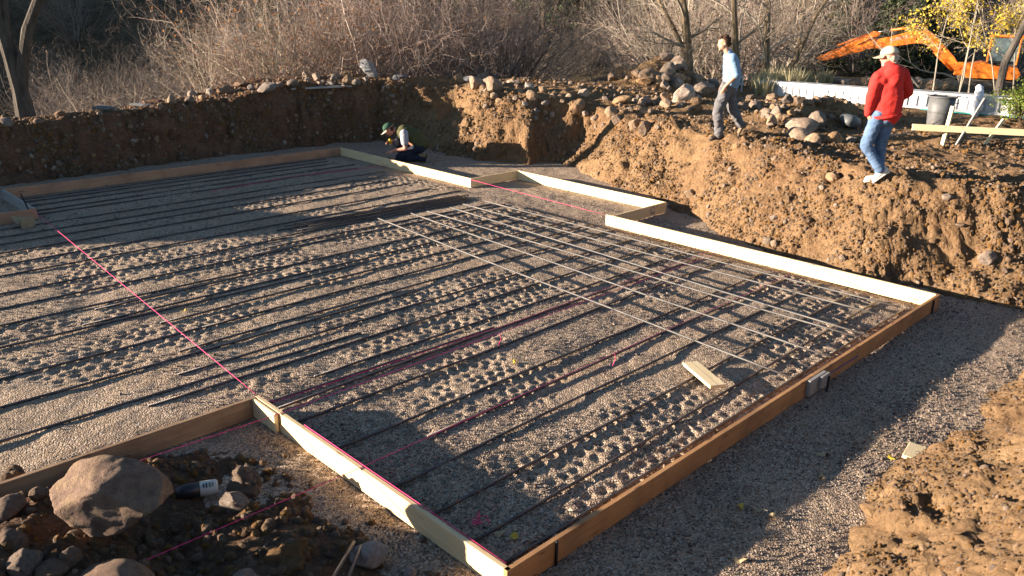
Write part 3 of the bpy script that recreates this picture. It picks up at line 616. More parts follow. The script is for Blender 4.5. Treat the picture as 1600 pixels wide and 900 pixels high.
# ------------------------------------------------------------------ loose gravel, pebbles and clods (stuff nobody could count)
def scatter(name, mat, pts, scl, label, cat, sub=2, lump=.0, squash=.7, host=None):
    me = bpy.data.meshes.new(name); me.vertices.add(len(pts)); me.vertices.foreach_set('co', np.asarray(pts, np.float32).ravel())
    at = me.attributes.new('size', 'FLOAT', 'POINT'); at.data.foreach_set('value', np.asarray(scl, np.float32)); me.update()
    o = link(name, me); me.materials.append(MATS[mat])
    g = bpy.data.node_groups.new(name, 'GeometryNodeTree'); g.interface.new_socket('Geometry', in_out='INPUT', socket_type='NodeSocketGeometry'); g.interface.new_socket('Geometry', in_out='OUTPUT', socket_type='NodeSocketGeometry')
    N = g.nodes.new; L = g.links.new; gi = N('NodeGroupInput'); go = N('NodeGroupOutput')
    ico = N('GeometryNodeMeshIcoSphere'); ico.inputs['Radius'].default_value = 1; ico.inputs['Subdivisions'].default_value = sub
    src = ico.outputs[0]
    if lump:
        sp = N('GeometryNodeSetPosition'); nz = N('ShaderNodeTexNoise'); nz.inputs['Scale'].default_value = 1.7; nz.inputs['Detail'].default_value = 2
        vm = N('ShaderNodeVectorMath'); vm.operation = 'SUBTRACT'; vm.inputs[1].default_value = (.5, .5, .5); L(nz.outputs['Color'], vm.inputs[0])
        vs = N('ShaderNodeVectorMath'); vs.operation = 'SCALE'; vs.inputs['Scale'].default_value = lump; L(vm.outputs[0], vs.inputs[0])
        L(src, sp.inputs['Geometry']); L(vs.outputs[0], sp.inputs['Offset']); src = sp.outputs[0]
    sm = N('GeometryNodeSetMaterial'); sm.inputs['Material'].default_value = MATS[mat]; L(src, sm.inputs['Geometry'])
    ip = N('GeometryNodeInstanceOnPoints'); L(gi.outputs[0], ip.inputs['Points']); L(sm.outputs[0], ip.inputs['Instance'])
    rv = N('FunctionNodeRandomValue'); rv.data_type = 'FLOAT_VECTOR'; rv.inputs['Min'].default_value = (0, 0, 0); rv.inputs['Max'].default_value = (6.28, 6.28, 6.28); L(rv.outputs['Value'], ip.inputs['Rotation'])
    na = N('GeometryNodeInputNamedAttribute'); na.data_type = 'FLOAT'; na.inputs['Name'].default_value = 'size'
    rs = N('FunctionNodeRandomValue'); rs.data_type = 'FLOAT_VECTOR'; rs.inputs['Min'].default_value = (.75, .6, squash*.6); rs.inputs['Max'].default_value = (1.25, 1.0, squash*1.2); rs.inputs['Seed'].default_value = 4
    ml = N('ShaderNodeVectorMath'); ml.operation = 'SCALE'; L(rs.outputs['Value'], ml.inputs[0]); L(na.outputs['Attribute'], ml.inputs['Scale']); L(ml.outputs[0], ip.inputs['Scale'])
    L(ip.outputs[0], go.inputs[0])
    md = o.modifiers.new('scatter', 'NODES'); md.node_group = g
    return tag(o, label, cat, None, 'stuff')
nr = np.random.default_rng(12)
def surf(x, y):
    a = soil_h(x, y); d = pit_dist(x, y); return np.where(d < .3, np.maximum(a, gravel_h(x, y)), a), d, a
def sample(n, x0, x1, y0, y1): return nr.uniform(x0, x1, n), nr.uniform(y0, y1, n)
P, S = [], []
for (n, x0, x1, y0, y1, s0, s1) in ((52000, -.6, 4.5, -1.5, 3.4, .0045, .0105), (26000, 4.5, 8.3, -2, 3.4, .005, .011), (42000, -3, 8.5, 3.2, 8, .006, .012), (16000, -3, 10.5, 8, 15, .008, .016), (4000, 3, 8.6, -2, -.7, .007, .018), (2200, -1, 10, -2, 14, .012, .024)):
    x, y = sample(n, x0, x1, y0, y1); z, d, a = surf(x, y); k = (d < .28) & (a < z+1e-6-.001) & (nr.random(n) < .55+1.2*fbm(x*1.3, y*1.3, 91, 3))
    sz = s0+(s1-s0)*nr.random(n)**2.2
    P.append(np.stack([x, y, z+sz*.25], -1)[k]); S.append(sz[k])
scatter('loose_gravel', 'pebble', np.concatenate(P), np.concatenate(S), 'loose grey gravel stones strewn over the pit floor', 'gravel', 1)
_gco = np.empty(len(ground.data.vertices)*3, np.float32); ground.data.vertices.foreach_get('co', _gco); _gco = _gco.reshape(-1, 3)
_gq = np.empty(len(ground.data.polygons)*4, np.int32); ground.data.polygons.foreach_get('vertices', _gq); _gq = _gq.reshape(-1, 4)
_gc = _gco[_gq].mean(1); _ga = np.linalg.norm(np.cross(_gco[_gq[:, 2]]-_gco[_gq[:, 0]], _gco[_gq[:, 3]]-_gco[_gq[:, 1]]), axis=1)/2
def on_ground(n, x0, x1, y0, y1):
    """points spread evenly over the real surface, steep faces included"""
    k = np.nonzero((_gc[:, 0] > x0) & (_gc[:, 0] < x1) & (_gc[:, 1] > y0) & (_gc[:, 1] < y1) & (_gc[:, 2] > -.01))[0]
    p = _ga[k].astype(float); p /= p.sum(); f = k[nr.choice(len(k), n, p=p)]; u = nr.random((n, 1)); v = nr.random((n, 1)); q = _gco[_gq[f]]
    return (q[:, 0]*(1-u)+q[:, 1]*u)*(1-v)+(q[:, 3]*(1-u)+q[:, 2]*u)*v
P, S = [], []
for (n, x0, x1, y0, y1, s0, s1) in ((80000, 7.4, 11.5, -2.5, 12, .0035, .030), (60000, .3, 7, -4, -1.0, .003, .020), (9000, -3.2, .0, -.2, 3.1, .003, .045), (17000, 9, 18, 4, 15, .006, .05), (15000, 8.6, 16, -1, 5, .005, .05), (34000, 0, 11, 14.4, 16.4, .008, .045)):
    p = on_ground(n, x0, x1, y0, y1); k = nr.random(n) < .45+1.6*fbm(p[:, 0]*1.7+p[:, 2], p[:, 1]*1.7-p[:, 2], 93, 3)
    sz = s0+(s1-s0)*nr.random(n)**4.6; p[:, 2] += sz*.1
    P.append(p[k]); S.append(sz[k])
scatter('dirt_crumbs', 'clod', np.concatenate(P), np.concatenate(S), 'crumbled brown dirt clods covering the cut banks', 'dirt', 2, .9, .9)
P, S = [], []
for (n, x0, x1, y0, y1, s0, s1) in ((4200, 7.4, 11.5, -2.5, 12, .010, .05), (2600, 9, 18, 4, 15, .02, .085), (800, .5, 7, -4, -1.1, .006, .03), (300, -3, 0, 0, 3, .008, .03), (2200, 0, 12, 14.4, 17.2, .012, .07)):
    p = on_ground(n, x0, x1, y0, y1); k = nr.random(n) < .4+1.5*fbm(p[:, 0]*.8, p[:, 1]*.8, 95, 2)
    sz = s0+(s1-s0)*nr.random(n)**2.5; p[:, 2] += sz*.15
    P.append(p[k]); S.append(sz[k])
scatter('small_stones', 'boulder_tan', np.concatenate(P), np.concatenate(S), 'small stones scattered over the banks and bank tops', 'stones', 2, .5, .8)
# ------------------------------------------------------------------ plants
twig_mat('willow_twigs', [(.19, .135, .108), (.28, .215, .178), (.36, .30, .26), (.22, .14, .108), (.42, .37, .33)])
twig_mat('purple_twigs', [(.13, .10, .09), (.20, .155, .14), (.26, .215, .19), (.18, .125, .11), (.34, .30, .27)])
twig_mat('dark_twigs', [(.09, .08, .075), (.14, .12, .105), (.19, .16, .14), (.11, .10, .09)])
twig_mat('pale_twigs', [(.26, .215, .17), (.36, .31, .25), (.42, .37, .30), (.22, .17, .12)])
bark_mat('cottonwood_bark', (.035, .031, .028), (.115, .10, .085)); bark_mat('sunny_bark', (.09, .068, .045), (.27, .21, .14)); bark_mat('aspen_bark', (.16, .14, .11), (.36, .33, .27)); bark_mat('brown_bark', (.05, .035, .025), (.17, .125, .085))  # sunny_bark: sunlit tan of the trunk sides put into the bark colour
leaf_mat('orange_leaves', [(.30, .12, .03), (.42, .19, .04), (.24, .10, .04)])
leaf_mat('brown_leaves', [(.10, .055, .03), (.20, .12, .06), (.14, .08, .05)])
leaf_mat('yellow_leaves', [(.50, .36, .04), (.62, .48, .07), (.42, .34, .06), (.60, .40, .05)], .45)
leaf_mat('green_leaves', [(.08, .14, .02), (.16, .22, .035), (.24, .27, .05), (.10, .16, .03)], .4)
leaf_mat('needles', [(.022, .036, .014), (.035, .055, .02), (.05, .07, .026), (.028, .045, .02)], .15)
leaf_mat('scrub_leaves', [(.030, .030, .018), (.055, .05, .03), (.075, .065, .04), (.04, .036, .03)], .2)
leaf_mat('straw', [(.40, .34, .19), (.50, .44, .27), (.33, .31, .17)], .3)
class Tw:
    """collects tapered branches and leaves"""
    def __init__(s, seed): s.V = []; s.F = []; s.r = random.Random(seed); s.tips = []
    def stick(s, pts, rads, seg=3):
        base = len(s.V); a = None
        for i, p in enumerate(pts):
            t = (pts[min(i+1, len(pts)-1)]-pts[max(i-1, 0)]).normalized()
            if a is None: a = t.cross(Vector((.31, .17, .93))).normalized()
            else: a = (a-t*a.dot(t)).normalized()
            b = t.cross(a)
            for k in range(seg):
                an = 2*math.pi*k/seg; s.V.append(p+(a*math.cos(an)+b*math.sin(an))*rads[i])
            if i:
                q = base+(i-1)*seg
                for k in range(seg): s.F.append((q+k, q+(k+1) % seg, q+seg+(k+1) % seg, q+seg+k))
    def grow(s, p, d, L, r, lv, spec):
        """spec[lv] = (segments, children, length ratio, angle, curl, upward pull, sides)"""
        n, ch, lr, ang, curl, pull, sides = spec[lv]; R = s.r
        pts = [p.copy()]; rads = [r]; dirs = [d]
        for i in range(n):
            d = (d+Vector((R.gauss(0, curl), R.gauss(0, curl), R.gauss(0, curl)+pull))).normalized()
            p = p+d*(L/n); pts.append(p.copy()); rads.append(r*(1-.8*(i+1)/n)); dirs.append(d)
        s.stick(pts, rads, sides)
        if lv+1 < len(spec):
            for c in range(ch):
                t = .2+.8*(c+R.random())/ch; i = min(int(t*n), n-1); f = t*n-i
                q = pts[i].lerp(pts[i+1], f); dd = dirs[i+1]
                ax = dd.cross(Vector((R.gauss(0, 1), R.gauss(0, 1), R.gauss(0, 1)))).normalized()
                nd = (Matrix.Rotation(ang*R.uniform(.6, 1.3), 3, ax) @ dd).normalized()
                s.grow(q, nd, L*lr*R.uniform(.6, 1.25)*(1.1-.5*t), max(rads[i]*.55, .003), lv+1, spec)
        else: s.tips.append(pts[-1])
        if lv == len(spec)-1: s.tips.append(pts[len(pts)//2])
    def leaf(s, p, size, flat=False):
        R = s.r; a = Vector((R.gauss(0, 1), R.gauss(0, 1), R.gauss(0, 1))).normalized(); b = a.cross(Vector((R.gauss(0, 1), R.gauss(0, 1), R.gauss(0, 1)))).normalized()
        i = len(s.V); s.V += [p-a*size*.5, p+b*size*.32, p+a*size*.5, p-b*size*.32]; s.F.append((i, i+1, i+2, i+3))
    def mesh(s): return me_from(s.V, s.F)
def make_bush(seed, h, stems, kids, twigs, spread, twr=.006, leaves=0, lsize=.05):
    t = Tw(seed); R = t.r; spec = [(6, kids, .46, .80, .17, .02, 3), (4, twigs, .50, .85, .22, .03, 3), (3, 0, 0, 0, .22, .03, 3)]
    for k in range(stems):
        a = R.uniform(0, 6.283); q = R.random()**.6; tilt = q*spread
        d = Vector((math.cos(a)*math.sin(tilt), math.sin(a)*math.sin(tilt), math.cos(tilt)))
        t.grow(Vector((math.cos(a)*q*.5, math.sin(a)*q*.5, -.1)), d, h*R.uniform(.65, 1.1), R.choice((.010, .014, .018, .022, .034)), 0, spec)
    wood = t.mesh(); lm = None
    if leaves:
        l = Tw(seed+1)
        for k in range(leaves):
            l.leaf(R.choice(t.tips)+Vector((R.gauss(0, .05), R.gauss(0, .05), R.gauss(0, .05))), lsize*R.uniform(.6, 1.3))
        lm = l.mesh()
    return wood, lm
BUSH = [make_bush(1, 4.3, 34, 9, 6, 1.0, leaves=330, lsize=.08), make_bush(2, 3.9, 36, 9, 6, 1.15, leaves=520, lsize=.075), make_bush(3, 4.8, 32, 9, 7, .85, leaves=160, lsize=.075), make_bush(4, 1.7, 24, 7, 5, 1.0, leaves=260)]
_cp = {}
def with_mat(me, mat):
    k = (me.name, mat)
    if k not in _cp:
        c = me.copy(); c.materials.clear(); c.materials.append(MATS[mat]); _cp[k] = c
    return _cp[k]
def bush(i, x, y, s, rz, tm, lm, label, group, z=None):
    e = empty('bare_bush', (x, y, (gz(x, y) if z is None else z)-.05), rz); e.scale = (s, s, s)
    link('stems', with_mat(BUSH[i][0], tm), None, e)
    if lm: link('leaves', with_mat(BUSH[i][1], lm), None, e)
    return tag(e, label, 'bush', group)
def st(s, t): return ((s+t)*.70711, (s-t)*.70711)      # depth along the pit diagonal and distance across it
G1 = 'bare willow bushes behind the shaded bank'
for (s, t, i, sc, tm, lm, lab) in (
    (19.3, -8.6, 1, .80, 'pale_twigs', 'brown_leaves', 'low spreading pale bush leaning over the bank beside the big tree gap'),
    (20.3, -7.0, 0, 1.0, 'pale_twigs', 'orange_leaves', 'pale bare bush with a few bright orange leaves behind the bank'),
    (21.6, -7.8, 2, 1.1, 'willow_twigs', 'brown_leaves', None), (21.5, -6.0, 1, 1.05, 'willow_twigs', 'orange_leaves', 'brown bush full of rusty orange leaves behind the bank'),
    (21.0, -4.7, 0, 1.0, 'willow_twigs', 'brown_leaves', None), (22.4, -5.0, 2, 1.15, 'willow_twigs', 'orange_leaves', None), (21.2, -3.4, 1, 1.05, 'purple_twigs', 'brown_leaves', None),
    (20.7, -2.4, 2, .95, 'willow_twigs', 'brown_leaves', None), (22.3, -2.9, 0, 1.2, 'purple_twigs', 'brown_leaves', None), (21.8, -1.3, 1, 1.1, 'purple_twigs', 'brown_leaves', None),
    (23.2, -.6, 2, 1.1, 'purple_twigs', 'brown_leaves', None), (22.8, -.3, 0, .85, 'purple_twigs', 'brown_leaves', None), (24.8, -1.2, 1, 1.05, 'purple_twigs', 'brown_leaves', None),
    (23.8, -7.0, 2, 1.2, 'willow_twigs', 'brown_leaves', None), (24.2, -4.0, 0, 1.25, 'purple_twigs', 'orange_leaves', None), (17.8, -11.2, 1, .6, 'pale_twigs', 'brown_leaves', 'pale low bush at the foot of the big grey tree')):
    x, y = st(s, t); bush(i, x, y, sc, (s*37+t*91) % 6.28, tm, lm, lab or ('bare reddish brown bush in the thicket behind the shaded bank' if tm == 'willow_twigs' else 'bare purplish bush in the thicket behind the shaded bank'), G1)
G2 = 'bare bushes around the bare trees'
for (s, t, i, sc, tm, lm, lab) in (
    (21.2, 3.15, 3, .85, 'willow_twigs', 'orange_leaves', 'small rusty bush beside the rock heap'), (25.5, 5.6, 0, 1.0, 'pale_twigs', 'brown_leaves', None), (27.0, 7.2, 1, 1.1, 'pale_twigs', 'brown_leaves', None), (28.5, 9.0, 2, 1.05, 'willow_twigs', 'brown_leaves', None),
    (26.0, 8.3, 3, 1.3, 'willow_twigs', 'brown_leaves', None), (30, 10.6, 0, 1.15, 'pale_twigs', 'brown_leaves', None), (39, 13.4, 1, 1.1, 'pale_twigs', None, None), (33.5, 9.5, 2, 1.3, 'willow_twigs', None, None), (39, 17.5, 0, 1.1, 'willow_twigs', None, None),
    (40, 20.5, 1, 1.2, 'pale_twigs', None, None), (39, 25.5, 2, 1.2, 'willow_twigs', None, None), (31, 25.5, 0, 1.0, 'pale_twigs', 'brown_leaves', None), (36, 7, 1, 1.2, 'willow_twigs', None, None), (37, 12, 2, 1.2, 'willow_twigs', None, None)):
    x, y = st(s, t); bush(i, x, y, sc, (s*53+t*17) % 6.28, tm, lm, lab or ('bare grey bush in the brush behind the bare trees' if tm == 'pale_twigs' else 'bare brown bush in the brush behind the bare trees'), G2)
# shaded scrub down by the creek and on the valley side
G3 = 'shaded scrub bushes beyond the creek'
q = random.Random(9)
for k in range(50):
    s = q.uniform(26 if k > 33 else 29, 45); t = (q.uniform(-.62, .22) if k < 34 else q.uniform(-.66, -.34))*s
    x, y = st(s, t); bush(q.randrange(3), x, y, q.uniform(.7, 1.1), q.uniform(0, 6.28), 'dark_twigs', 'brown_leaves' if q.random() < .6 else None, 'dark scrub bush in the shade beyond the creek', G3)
# bare trees
def bare_tree(x, y, h, r, lean, seed, label, group, bark='cottonwood_bark', limbs=9, tm='pale_twigs', leaves=None, nl=0, fork=None, ls=.06, z=None, low=.3):
    e = empty('bare_tree', (x, y, (gz(x, y) if z is None else z)-.1)); T = Tw(seed); R = T.r; B = Tw(seed+1)
    stems = fork or [(lean, 1.0, 1.0)]
    first = None
    for (ln, hs, rs) in stems:
        pts = [first[1].copy() if first else Vector((0, 0, 0))]; d = Vector((ln[0]*.3, ln[1]*.3, 1)).normalized(); n = 9; rads = [r*rs*1.15]
        for i in range(n):
            d = (d+Vector((R.gauss(0, .07)+ln[0]*.09, R.gauss(0, .07)+ln[1]*.09, .03))).normalized(); pts.append(pts[-1]+d*(h*hs/n)); rads.append(r*rs*(1-.75*(i+1)/n))
        if first is None: first = pts
        T.stick(pts, rads, 9)
        spec = [(5, 7, .5, .65, .13, .03, 4), (4, 5, .5, .6, .15, .03, 3), (3, 4, .5, .6, .16, .02, 3), (2, 0, 0, 0, .15, 0, 3)]
        for k in range(limbs):
            t = low+(1-low)*(k+R.random())/limbs; i = min(int(t*n), n-1); p = pts[i].lerp(pts[i+1], t*n-i)
            a = R.uniform(0, 6.283); dd = Vector((math.cos(a), math.sin(a), R.uniform(.15, .8))).normalized()
            B.grow(p, dd, h*.34*R.uniform(.6, 1.15)*(1.2-.6*t), rads[i]*.42, 0, spec)
    link('trunk', T.mesh(), bark, e)
    link('crown', B.mesh(), tm, e)
    if leaves:
        l = Tw(seed+5)
        for k in range(nl):
            p = R.choice(B.tips); l.leaf(p+Vector((R.gauss(0, .07), R.gauss(0, .07), R.gauss(0, .07))), ls*R.uniform(.6, 1.3))
        link('foliage', l.mesh(), leaves, e)
    return tag(e, label, 'tree', group)
bare_tree(1.95, 16.75, 6.5, .18, (-.2, .1), 21, 'big grey tree with a forked trunk behind the shaded bank', None, limbs=5, tm='dark_twigs', leaves='brown_leaves', nl=1500, ls=.07, fork=[((-.16, .12), 1.0, 1.0), ((.42, -.36), .9, .72), ((.10, -.12), .8, .36)], low=.3)
GT = 'bare trees beyond the rock heap'
for (s, t, h, r, ln, sd, lab) in ((24.2, 5.9, 7.5, .17, (-.15, .1), 31, 'leafless tree with a thick twin trunk beyond the rock heap'), (24.8, 6.25, 7.0, .11, (-.5, .5), 32, 'leafless tree leaning towards the creek beyond the rock heap'), (22.8, 7.3, 7.0, .12, (-.35, .35), 33, 'leafless tree right behind the man in the pale blue shirt'),
        (23.6, 8.5, 7.0, .12, (-.30, .40), 34, 'leafless crooked tree over the pale straw tufts'), (26.5, 9.9, 6.0, .10, (.55, -.5), 35, 'thin leafless tree leaning away from the path'), (28.5, 11.2, 6.5, .09, (.4, .3), 36, 'thin grey leafless tree in front of the brush')):
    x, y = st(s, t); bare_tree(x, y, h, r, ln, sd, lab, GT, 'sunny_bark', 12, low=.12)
# fallen dead limbs
def limb(p, d, L, r, seed, label, mat='pale_twigs'):
    T = Tw(seed); T.grow(Vector((0, 0, 0)), Vector(d).normalized(), L, r, 0, [(7, 6, .4, .7, .16, 0, 5), (4, 4, .45, .7, .16, 0, 3), (3, 0, 0, 0, .15, 0, 3)])
    return tag(link('dead_branch', T.mesh(), mat, None, (p[0], p[1], gz(p[0], p[1])+p[2])), label, 'branch')
limb((23.2, 11.4, .9), (.8, .05, .35), 3.0, .04, 41, 'bleached dead branch leaning across the brush left of the digger bucket')
limb((23.5, 6.2, .3), (-.3, .6, .7), 2.4, .03, 42, 'bleached curving branch in front of the dark evergreen')
limb((26.0, 6.0, .5), (-.75, .35, .12), 3.2, .035, 43, 'dead branch lying over the rocks below the digger arm')
limb((13.0, 3.15, .03), (.5, -.8, .04), 1.2, .022, 44, 'crooked dry root lying on the path by the batter board', 'willow_twigs')
# evergreens
def conifer(x, y, h, rad, seed, label, group, dense=1.0, mat='needles'):
    e = empty('evergreen_tree', (x, y, gz(x, y)-.1)); R = random.Random(seed); T = Tw(seed)
    T.stick([Vector((0, 0, 0)), Vector((0, 0, h*.5)), Vector((0, 0, h*.98))], [h*.022, h*.014, .01], 7); L = Tw(seed+1)
    n = int(150*dense*h/4)
    for k in range(n):
        t = (k+R.random())/n; z = h*(.04+.94*t); rr_ = rad*(1-t)**.75*R.uniform(.55, 1.12)+.06; a = R.uniform(0, 6.283)
        d = Vector((math.cos(a), math.sin(a), R.uniform(-.12, .30))).normalized(); T.stick([Vector((0, 0, z)), Vector((0, 0, z))+d*rr_], [.016, .004], 3)
        for j in range(int(12+10*rr_)):
            f = R.uniform(.25, 1.05); p = Vector((0, 0, z))+d*rr_*f+Vector((R.gauss(0, .10), R.gauss(0, .10), R.gauss(0, .09))); L.leaf(p, R.uniform(.10, .22))
    link('trunk', T.mesh(), 'brown_bark', e); link('crown', L.mesh(), mat, e)
    return tag(e, label, 'tree', group)
GE = 'dark evergreens behind the digger'
for (s, t, h, rd, sd) in ((37.0, 18.2, 4.6, 1.5, 51), (37.6, 20.2, 5.0, 1.6, 52), (39.5, 16.6, 5.2, 1.5, 53), (40.0, 22.6, 5.6, 1.8, 54)):
    x, y = st(s, t); conifer(x, y, h, rd, sd, 'dark green evergreen standing behind the orange digger arm', GE)
GE2 = 'evergreens on the far valley side'
for (s, t, h, rd, sd, m) in ((41, 1.4, 6.5, 2.0, 55, 'needles'), (43, 3.6, 6.2, 2.2, 56, 'needles'), (44, -2.4, 6.0, 2.0, 57, 'needles'), (40, -13.0, 6.8, 1.5, 58, 'needles'), (45, 8.5, 5.5, 2.2, 59, 'needles')):
    x, y = st(s, t); conifer(x, y, h, rd, sd, 'evergreen tree on the shaded valley side beyond the creek', GE2, .8)
GA2 = 'autumn trees high on the valley side'
for (s, t, h, sd) in ((46, 2.6, 4.5, 60), (47, 5.2, 4.0, 61), (46, 7.0, 4.2, 62)):
    x, y = st(s, t); conifer(x, y, h, 2.0, sd, 'yellow green autumn tree high on the far valley side', GA2, .5, 'green_leaves')
# yellow aspen thicket in front of the digger
def aspen(x, y, h, r, lean, seed, nl, label, group, bark='aspen_bark', tm='pale_twigs', leaf='yellow_leaves', limbs=10, ls=.075, low=.25):
    return bare_tree(x, y, h, r, lean, seed, label, group, bark, limbs, tm, leaf, nl, None, ls, None, low)
GY = 'thin yellow leaved aspens in front of the digger'
aspen(*st(15.75, 11.65), 5.5, .105, (.12, -.10), 71, 500, 'thick grey aspen trunk beside the batter board', None, 'cottonwood_bark', low=.45)
for (s, t, h, r, sd, nl) in ((17.4, 10.9, 4.0, .022, 72, 1100), (18.0, 11.9, 4.2, .022, 73, 1000), (17.0, 11.3, 3.8, .020, 74, 900), (18.8, 12.6, 4.4, .024, 75, 1200), (17.6, 12.7, 4.0, .02, 76, 1000), (16.8, 12.6, 3.9, .018, 77, 160), (18.4, 13.9, 4.2, .022, 78, 300), (19.5, 14.6, 4.4, .025, 79, 260), (17.0, 13.3, 4.0, .02, 80, 120)):
    x, y = st(s, t); aspen(x, y, h, r, (q.uniform(-.2, .2), q.uniform(-.2, .2)), sd, nl, 'slender aspen sapling with yellow leaves beside the thick trunk', GY, low=.3, limbs=8)
# green leafy shrub at the end of the batter board
def shrub(x, y, h, w, seed, n, mat, label, name='leafy_shrub', ls=.06):
    e = empty(name, (x, y, gz(x, y)-.03)); T = Tw(seed); R = T.r; L = Tw(seed+1)
    for k in range(26):
        a = R.uniform(0, 6.283); T.grow(Vector((0, 0, 0)), Vector((math.cos(a)*w/h*R.random(), math.sin(a)*w/h*R.random(), 1)).normalized(), h*R.uniform(.7, 1.1), .008, 0, [(4, 5, .45, .6, .1, .03, 3), (2, 0, 0, 0, .1, 0, 3)])
    for k in range(n): L.leaf(R.choice(T.tips)+Vector((R.gauss(0, .08), R.gauss(0, .08), R.gauss(0, .07))), ls*R.uniform(.6, 1.3))
    link('stems', T.mesh(), 'brown_bark', e); link('foliage', L.mesh(), mat, e); return tag(e, label, 'shrub')
shrub(*st(13.7, 11.05), .75, .6, 91, 1900, 'green_leaves', 'yellow green leafy shrub behind the batter board')
shrub(*st(14.6, 12.2), .8, .7, 93, 1500, 'green_leaves', 'darker leafy shrub next to the thick aspen trunk')
# straw tufts
def tuft(x, y, h, n, seed, label, group):
    R = random.Random(seed); V, F = [], []
    for k in range(n):
        a = R.uniform(0, 6.283); b = Vector((math.cos(a)*R.random()*.3, math.sin(a)*R.random()*.3, 0)); d = Vector((math.cos(a)*R.uniform(0, .4), math.sin(a)*R.uniform(0, .4), 1)).normalized()*h*R.uniform(.5, 1.1)
        w = Vector((-math.sin(a), math.cos(a), 0))*.011; i = len(V); V += [b-w, b+w, b+d*.6+w*1.3, b+d*.6-w*1.3, b+d+Vector((d.x, d.y, 0))*.3]; F += [(i, i+1, i+2, i+3), (i+3, i+2, i+4)]
    return tag(link('grass_tuft', me_from(V, F), 'straw', None, (x, y, gz(x, y)-.02)), label, 'grass', group)
for k, (s, t) in enumerate(((18.9, 6.9), (19.6, 7.2), (20.3, 7.7), (20.9, 7.3), (19.3, 7.8), (21.6, 8.7), (22.6, 9.4), (23.9, 10.4))):
    x, y = st(s, t); tuft(x, y, .58+.25*((k*7) % 3)/2, 130, 200+k, 'pale straw coloured tuft of tall grass beside the bare trees', 'straw tufts behind the rocks')
# trees that stand out of view to the left, on the sunny side
for (x, y, h, rd, sd) in ((-19, 24, 5.5, 2.0, 95), (-24, 31, 6.0, 2.2, 96)): conifer(x, y, h, rd, sd, 'evergreen on the creek bank up the valley', 'evergreens up the valley', .6)
# ------------------------------------------------------------------ people
plain('skin', (.48, .27, .18), .55, 0, .4, .12, 30); plain('skin_red', (.50, .22, .15), .55, 0, .4, .12, 30)
def cloth(name, col, var=.25, bumpd=.012, sc=16, rough=.9):
    s = NT(name); v = s.coord(); n = s.noise(v, sc, 5, .6, .6); f = s.noise(v, 120, 3); c = s.mix(s.ramp(n, [(.3, (0, 0, 0)), (.7, (1, 1, 1))]), tuple(x*(1-var) for x in col), tuple(min(1, x*(1+var)) for x in col))
    b = s.bump(n, bumpd, .8); b = s.bump(f, .001, .6, b); s.done(c, rough, b, 0, .15)
cloth('red_fleece', (.50, .035, .03), .12); cloth('denim', (.085, .14, .24), .35, .01, 12); cloth('pale_blue_cotton', (.18, .29, .43), .12); cloth('grey_canvas', (.115, .115, .125), .22, .014, 12)
cloth('khaki_cap', (.50, .46, .36), .1, .003); cloth('green_cap', (.03, .075, .05), .15, .003); cloth('cream_cap', (.62, .58, .50), .1, .003); cloth('olive_vest', (.075, .075, .035), .25); cloth('white_cotton', (.33, .33, .37), .1); cloth('navy_canvas', (.022, .026, .042), .2)
cloth('grey_hair', (.38, .33, .27), .3, .01, 40); cloth('brown_hair', (.055, .032, .02), .3, .01, 40); plain('white_leather', (.62, .58, .52), .6); plain('brown_leather', (.20, .13, .075), .7); plain('dark_leather', (.045, .035, .03), .6); plain('tan_leather', (.26, .17, .08), .7)
plain('glass_dark', (.02, .02, .03), .15); plain('eye_white', (.6, .58, .55), .3); plain('lip', (.34, .13, .11), .5)
def capsule(bm, a, b, ra, rb, flat=None, seg=14):
    """tapered round-ended limb piece from a to b; flat=(axis vector, factor) squeezes the section"""
    a = Vector(a); b = Vector(b); d = b-a; L = d.length
    if L < 1e-5: d = Vector((0, 0, 1)); L = 1e-5
    d.normalize(); x = d.cross(Vector((0, 1, 0)) if abs(d.y) < .9 else Vector((1, 0, 0))).normalized(); y = d.cross(x); prof = []
    for k in range(5): t = math.pi/2*(k/4); prof.append((-math.cos(t)*ra, math.sin(t)*ra))
    for k in range(1, 4): prof.append((L*k/4, ra+(rb-ra)*k/4))
    for k in range(5): t = math.pi/2*(k/4); prof.append((L+math.sin(t)*rb, math.cos(t)*rb))
    rings = []
    for h, r in prof:
        if r < 1e-6: rings.append([bm.verts.new(a+d*h)]); continue
        ring = []
        for k in range(seg):
            o = (x*math.cos(2*math.pi*k/seg)+y*math.sin(2*math.pi*k/seg))*r
            if flat: n = Vector(flat[0]).normalized(); o = o-n*o.dot(n)*(1-flat[1])
            ring.append(bm.verts.new(a+d*h+o))
        rings.append(ring)
    for r0, r1 in zip(rings, rings[1:]):
        for k in range(seg):
            k2 = (k+1) % seg
            if len(r0) == 1: bm.faces.new((r0[0], r1[k2], r1[k]))
            elif len(r1) == 1: bm.faces.new((r0[k], r0[k2], r1[0]))
            else: bm.faces.new((r0[k], r0[k2], r1[k2], r1[k]))
def ellipsoid(bm, c, r, rot=None):
    res = bmesh.ops.create_icosphere(bm, subdivisions=3, radius=1)
    bmesh.ops.transform(bm, matrix=Matrix.Translation(c) @ (rot.to_matrix().to_4x4() if rot else Matrix()) @ Matrix.Diagonal((*r, 1)), verts=res['verts'])
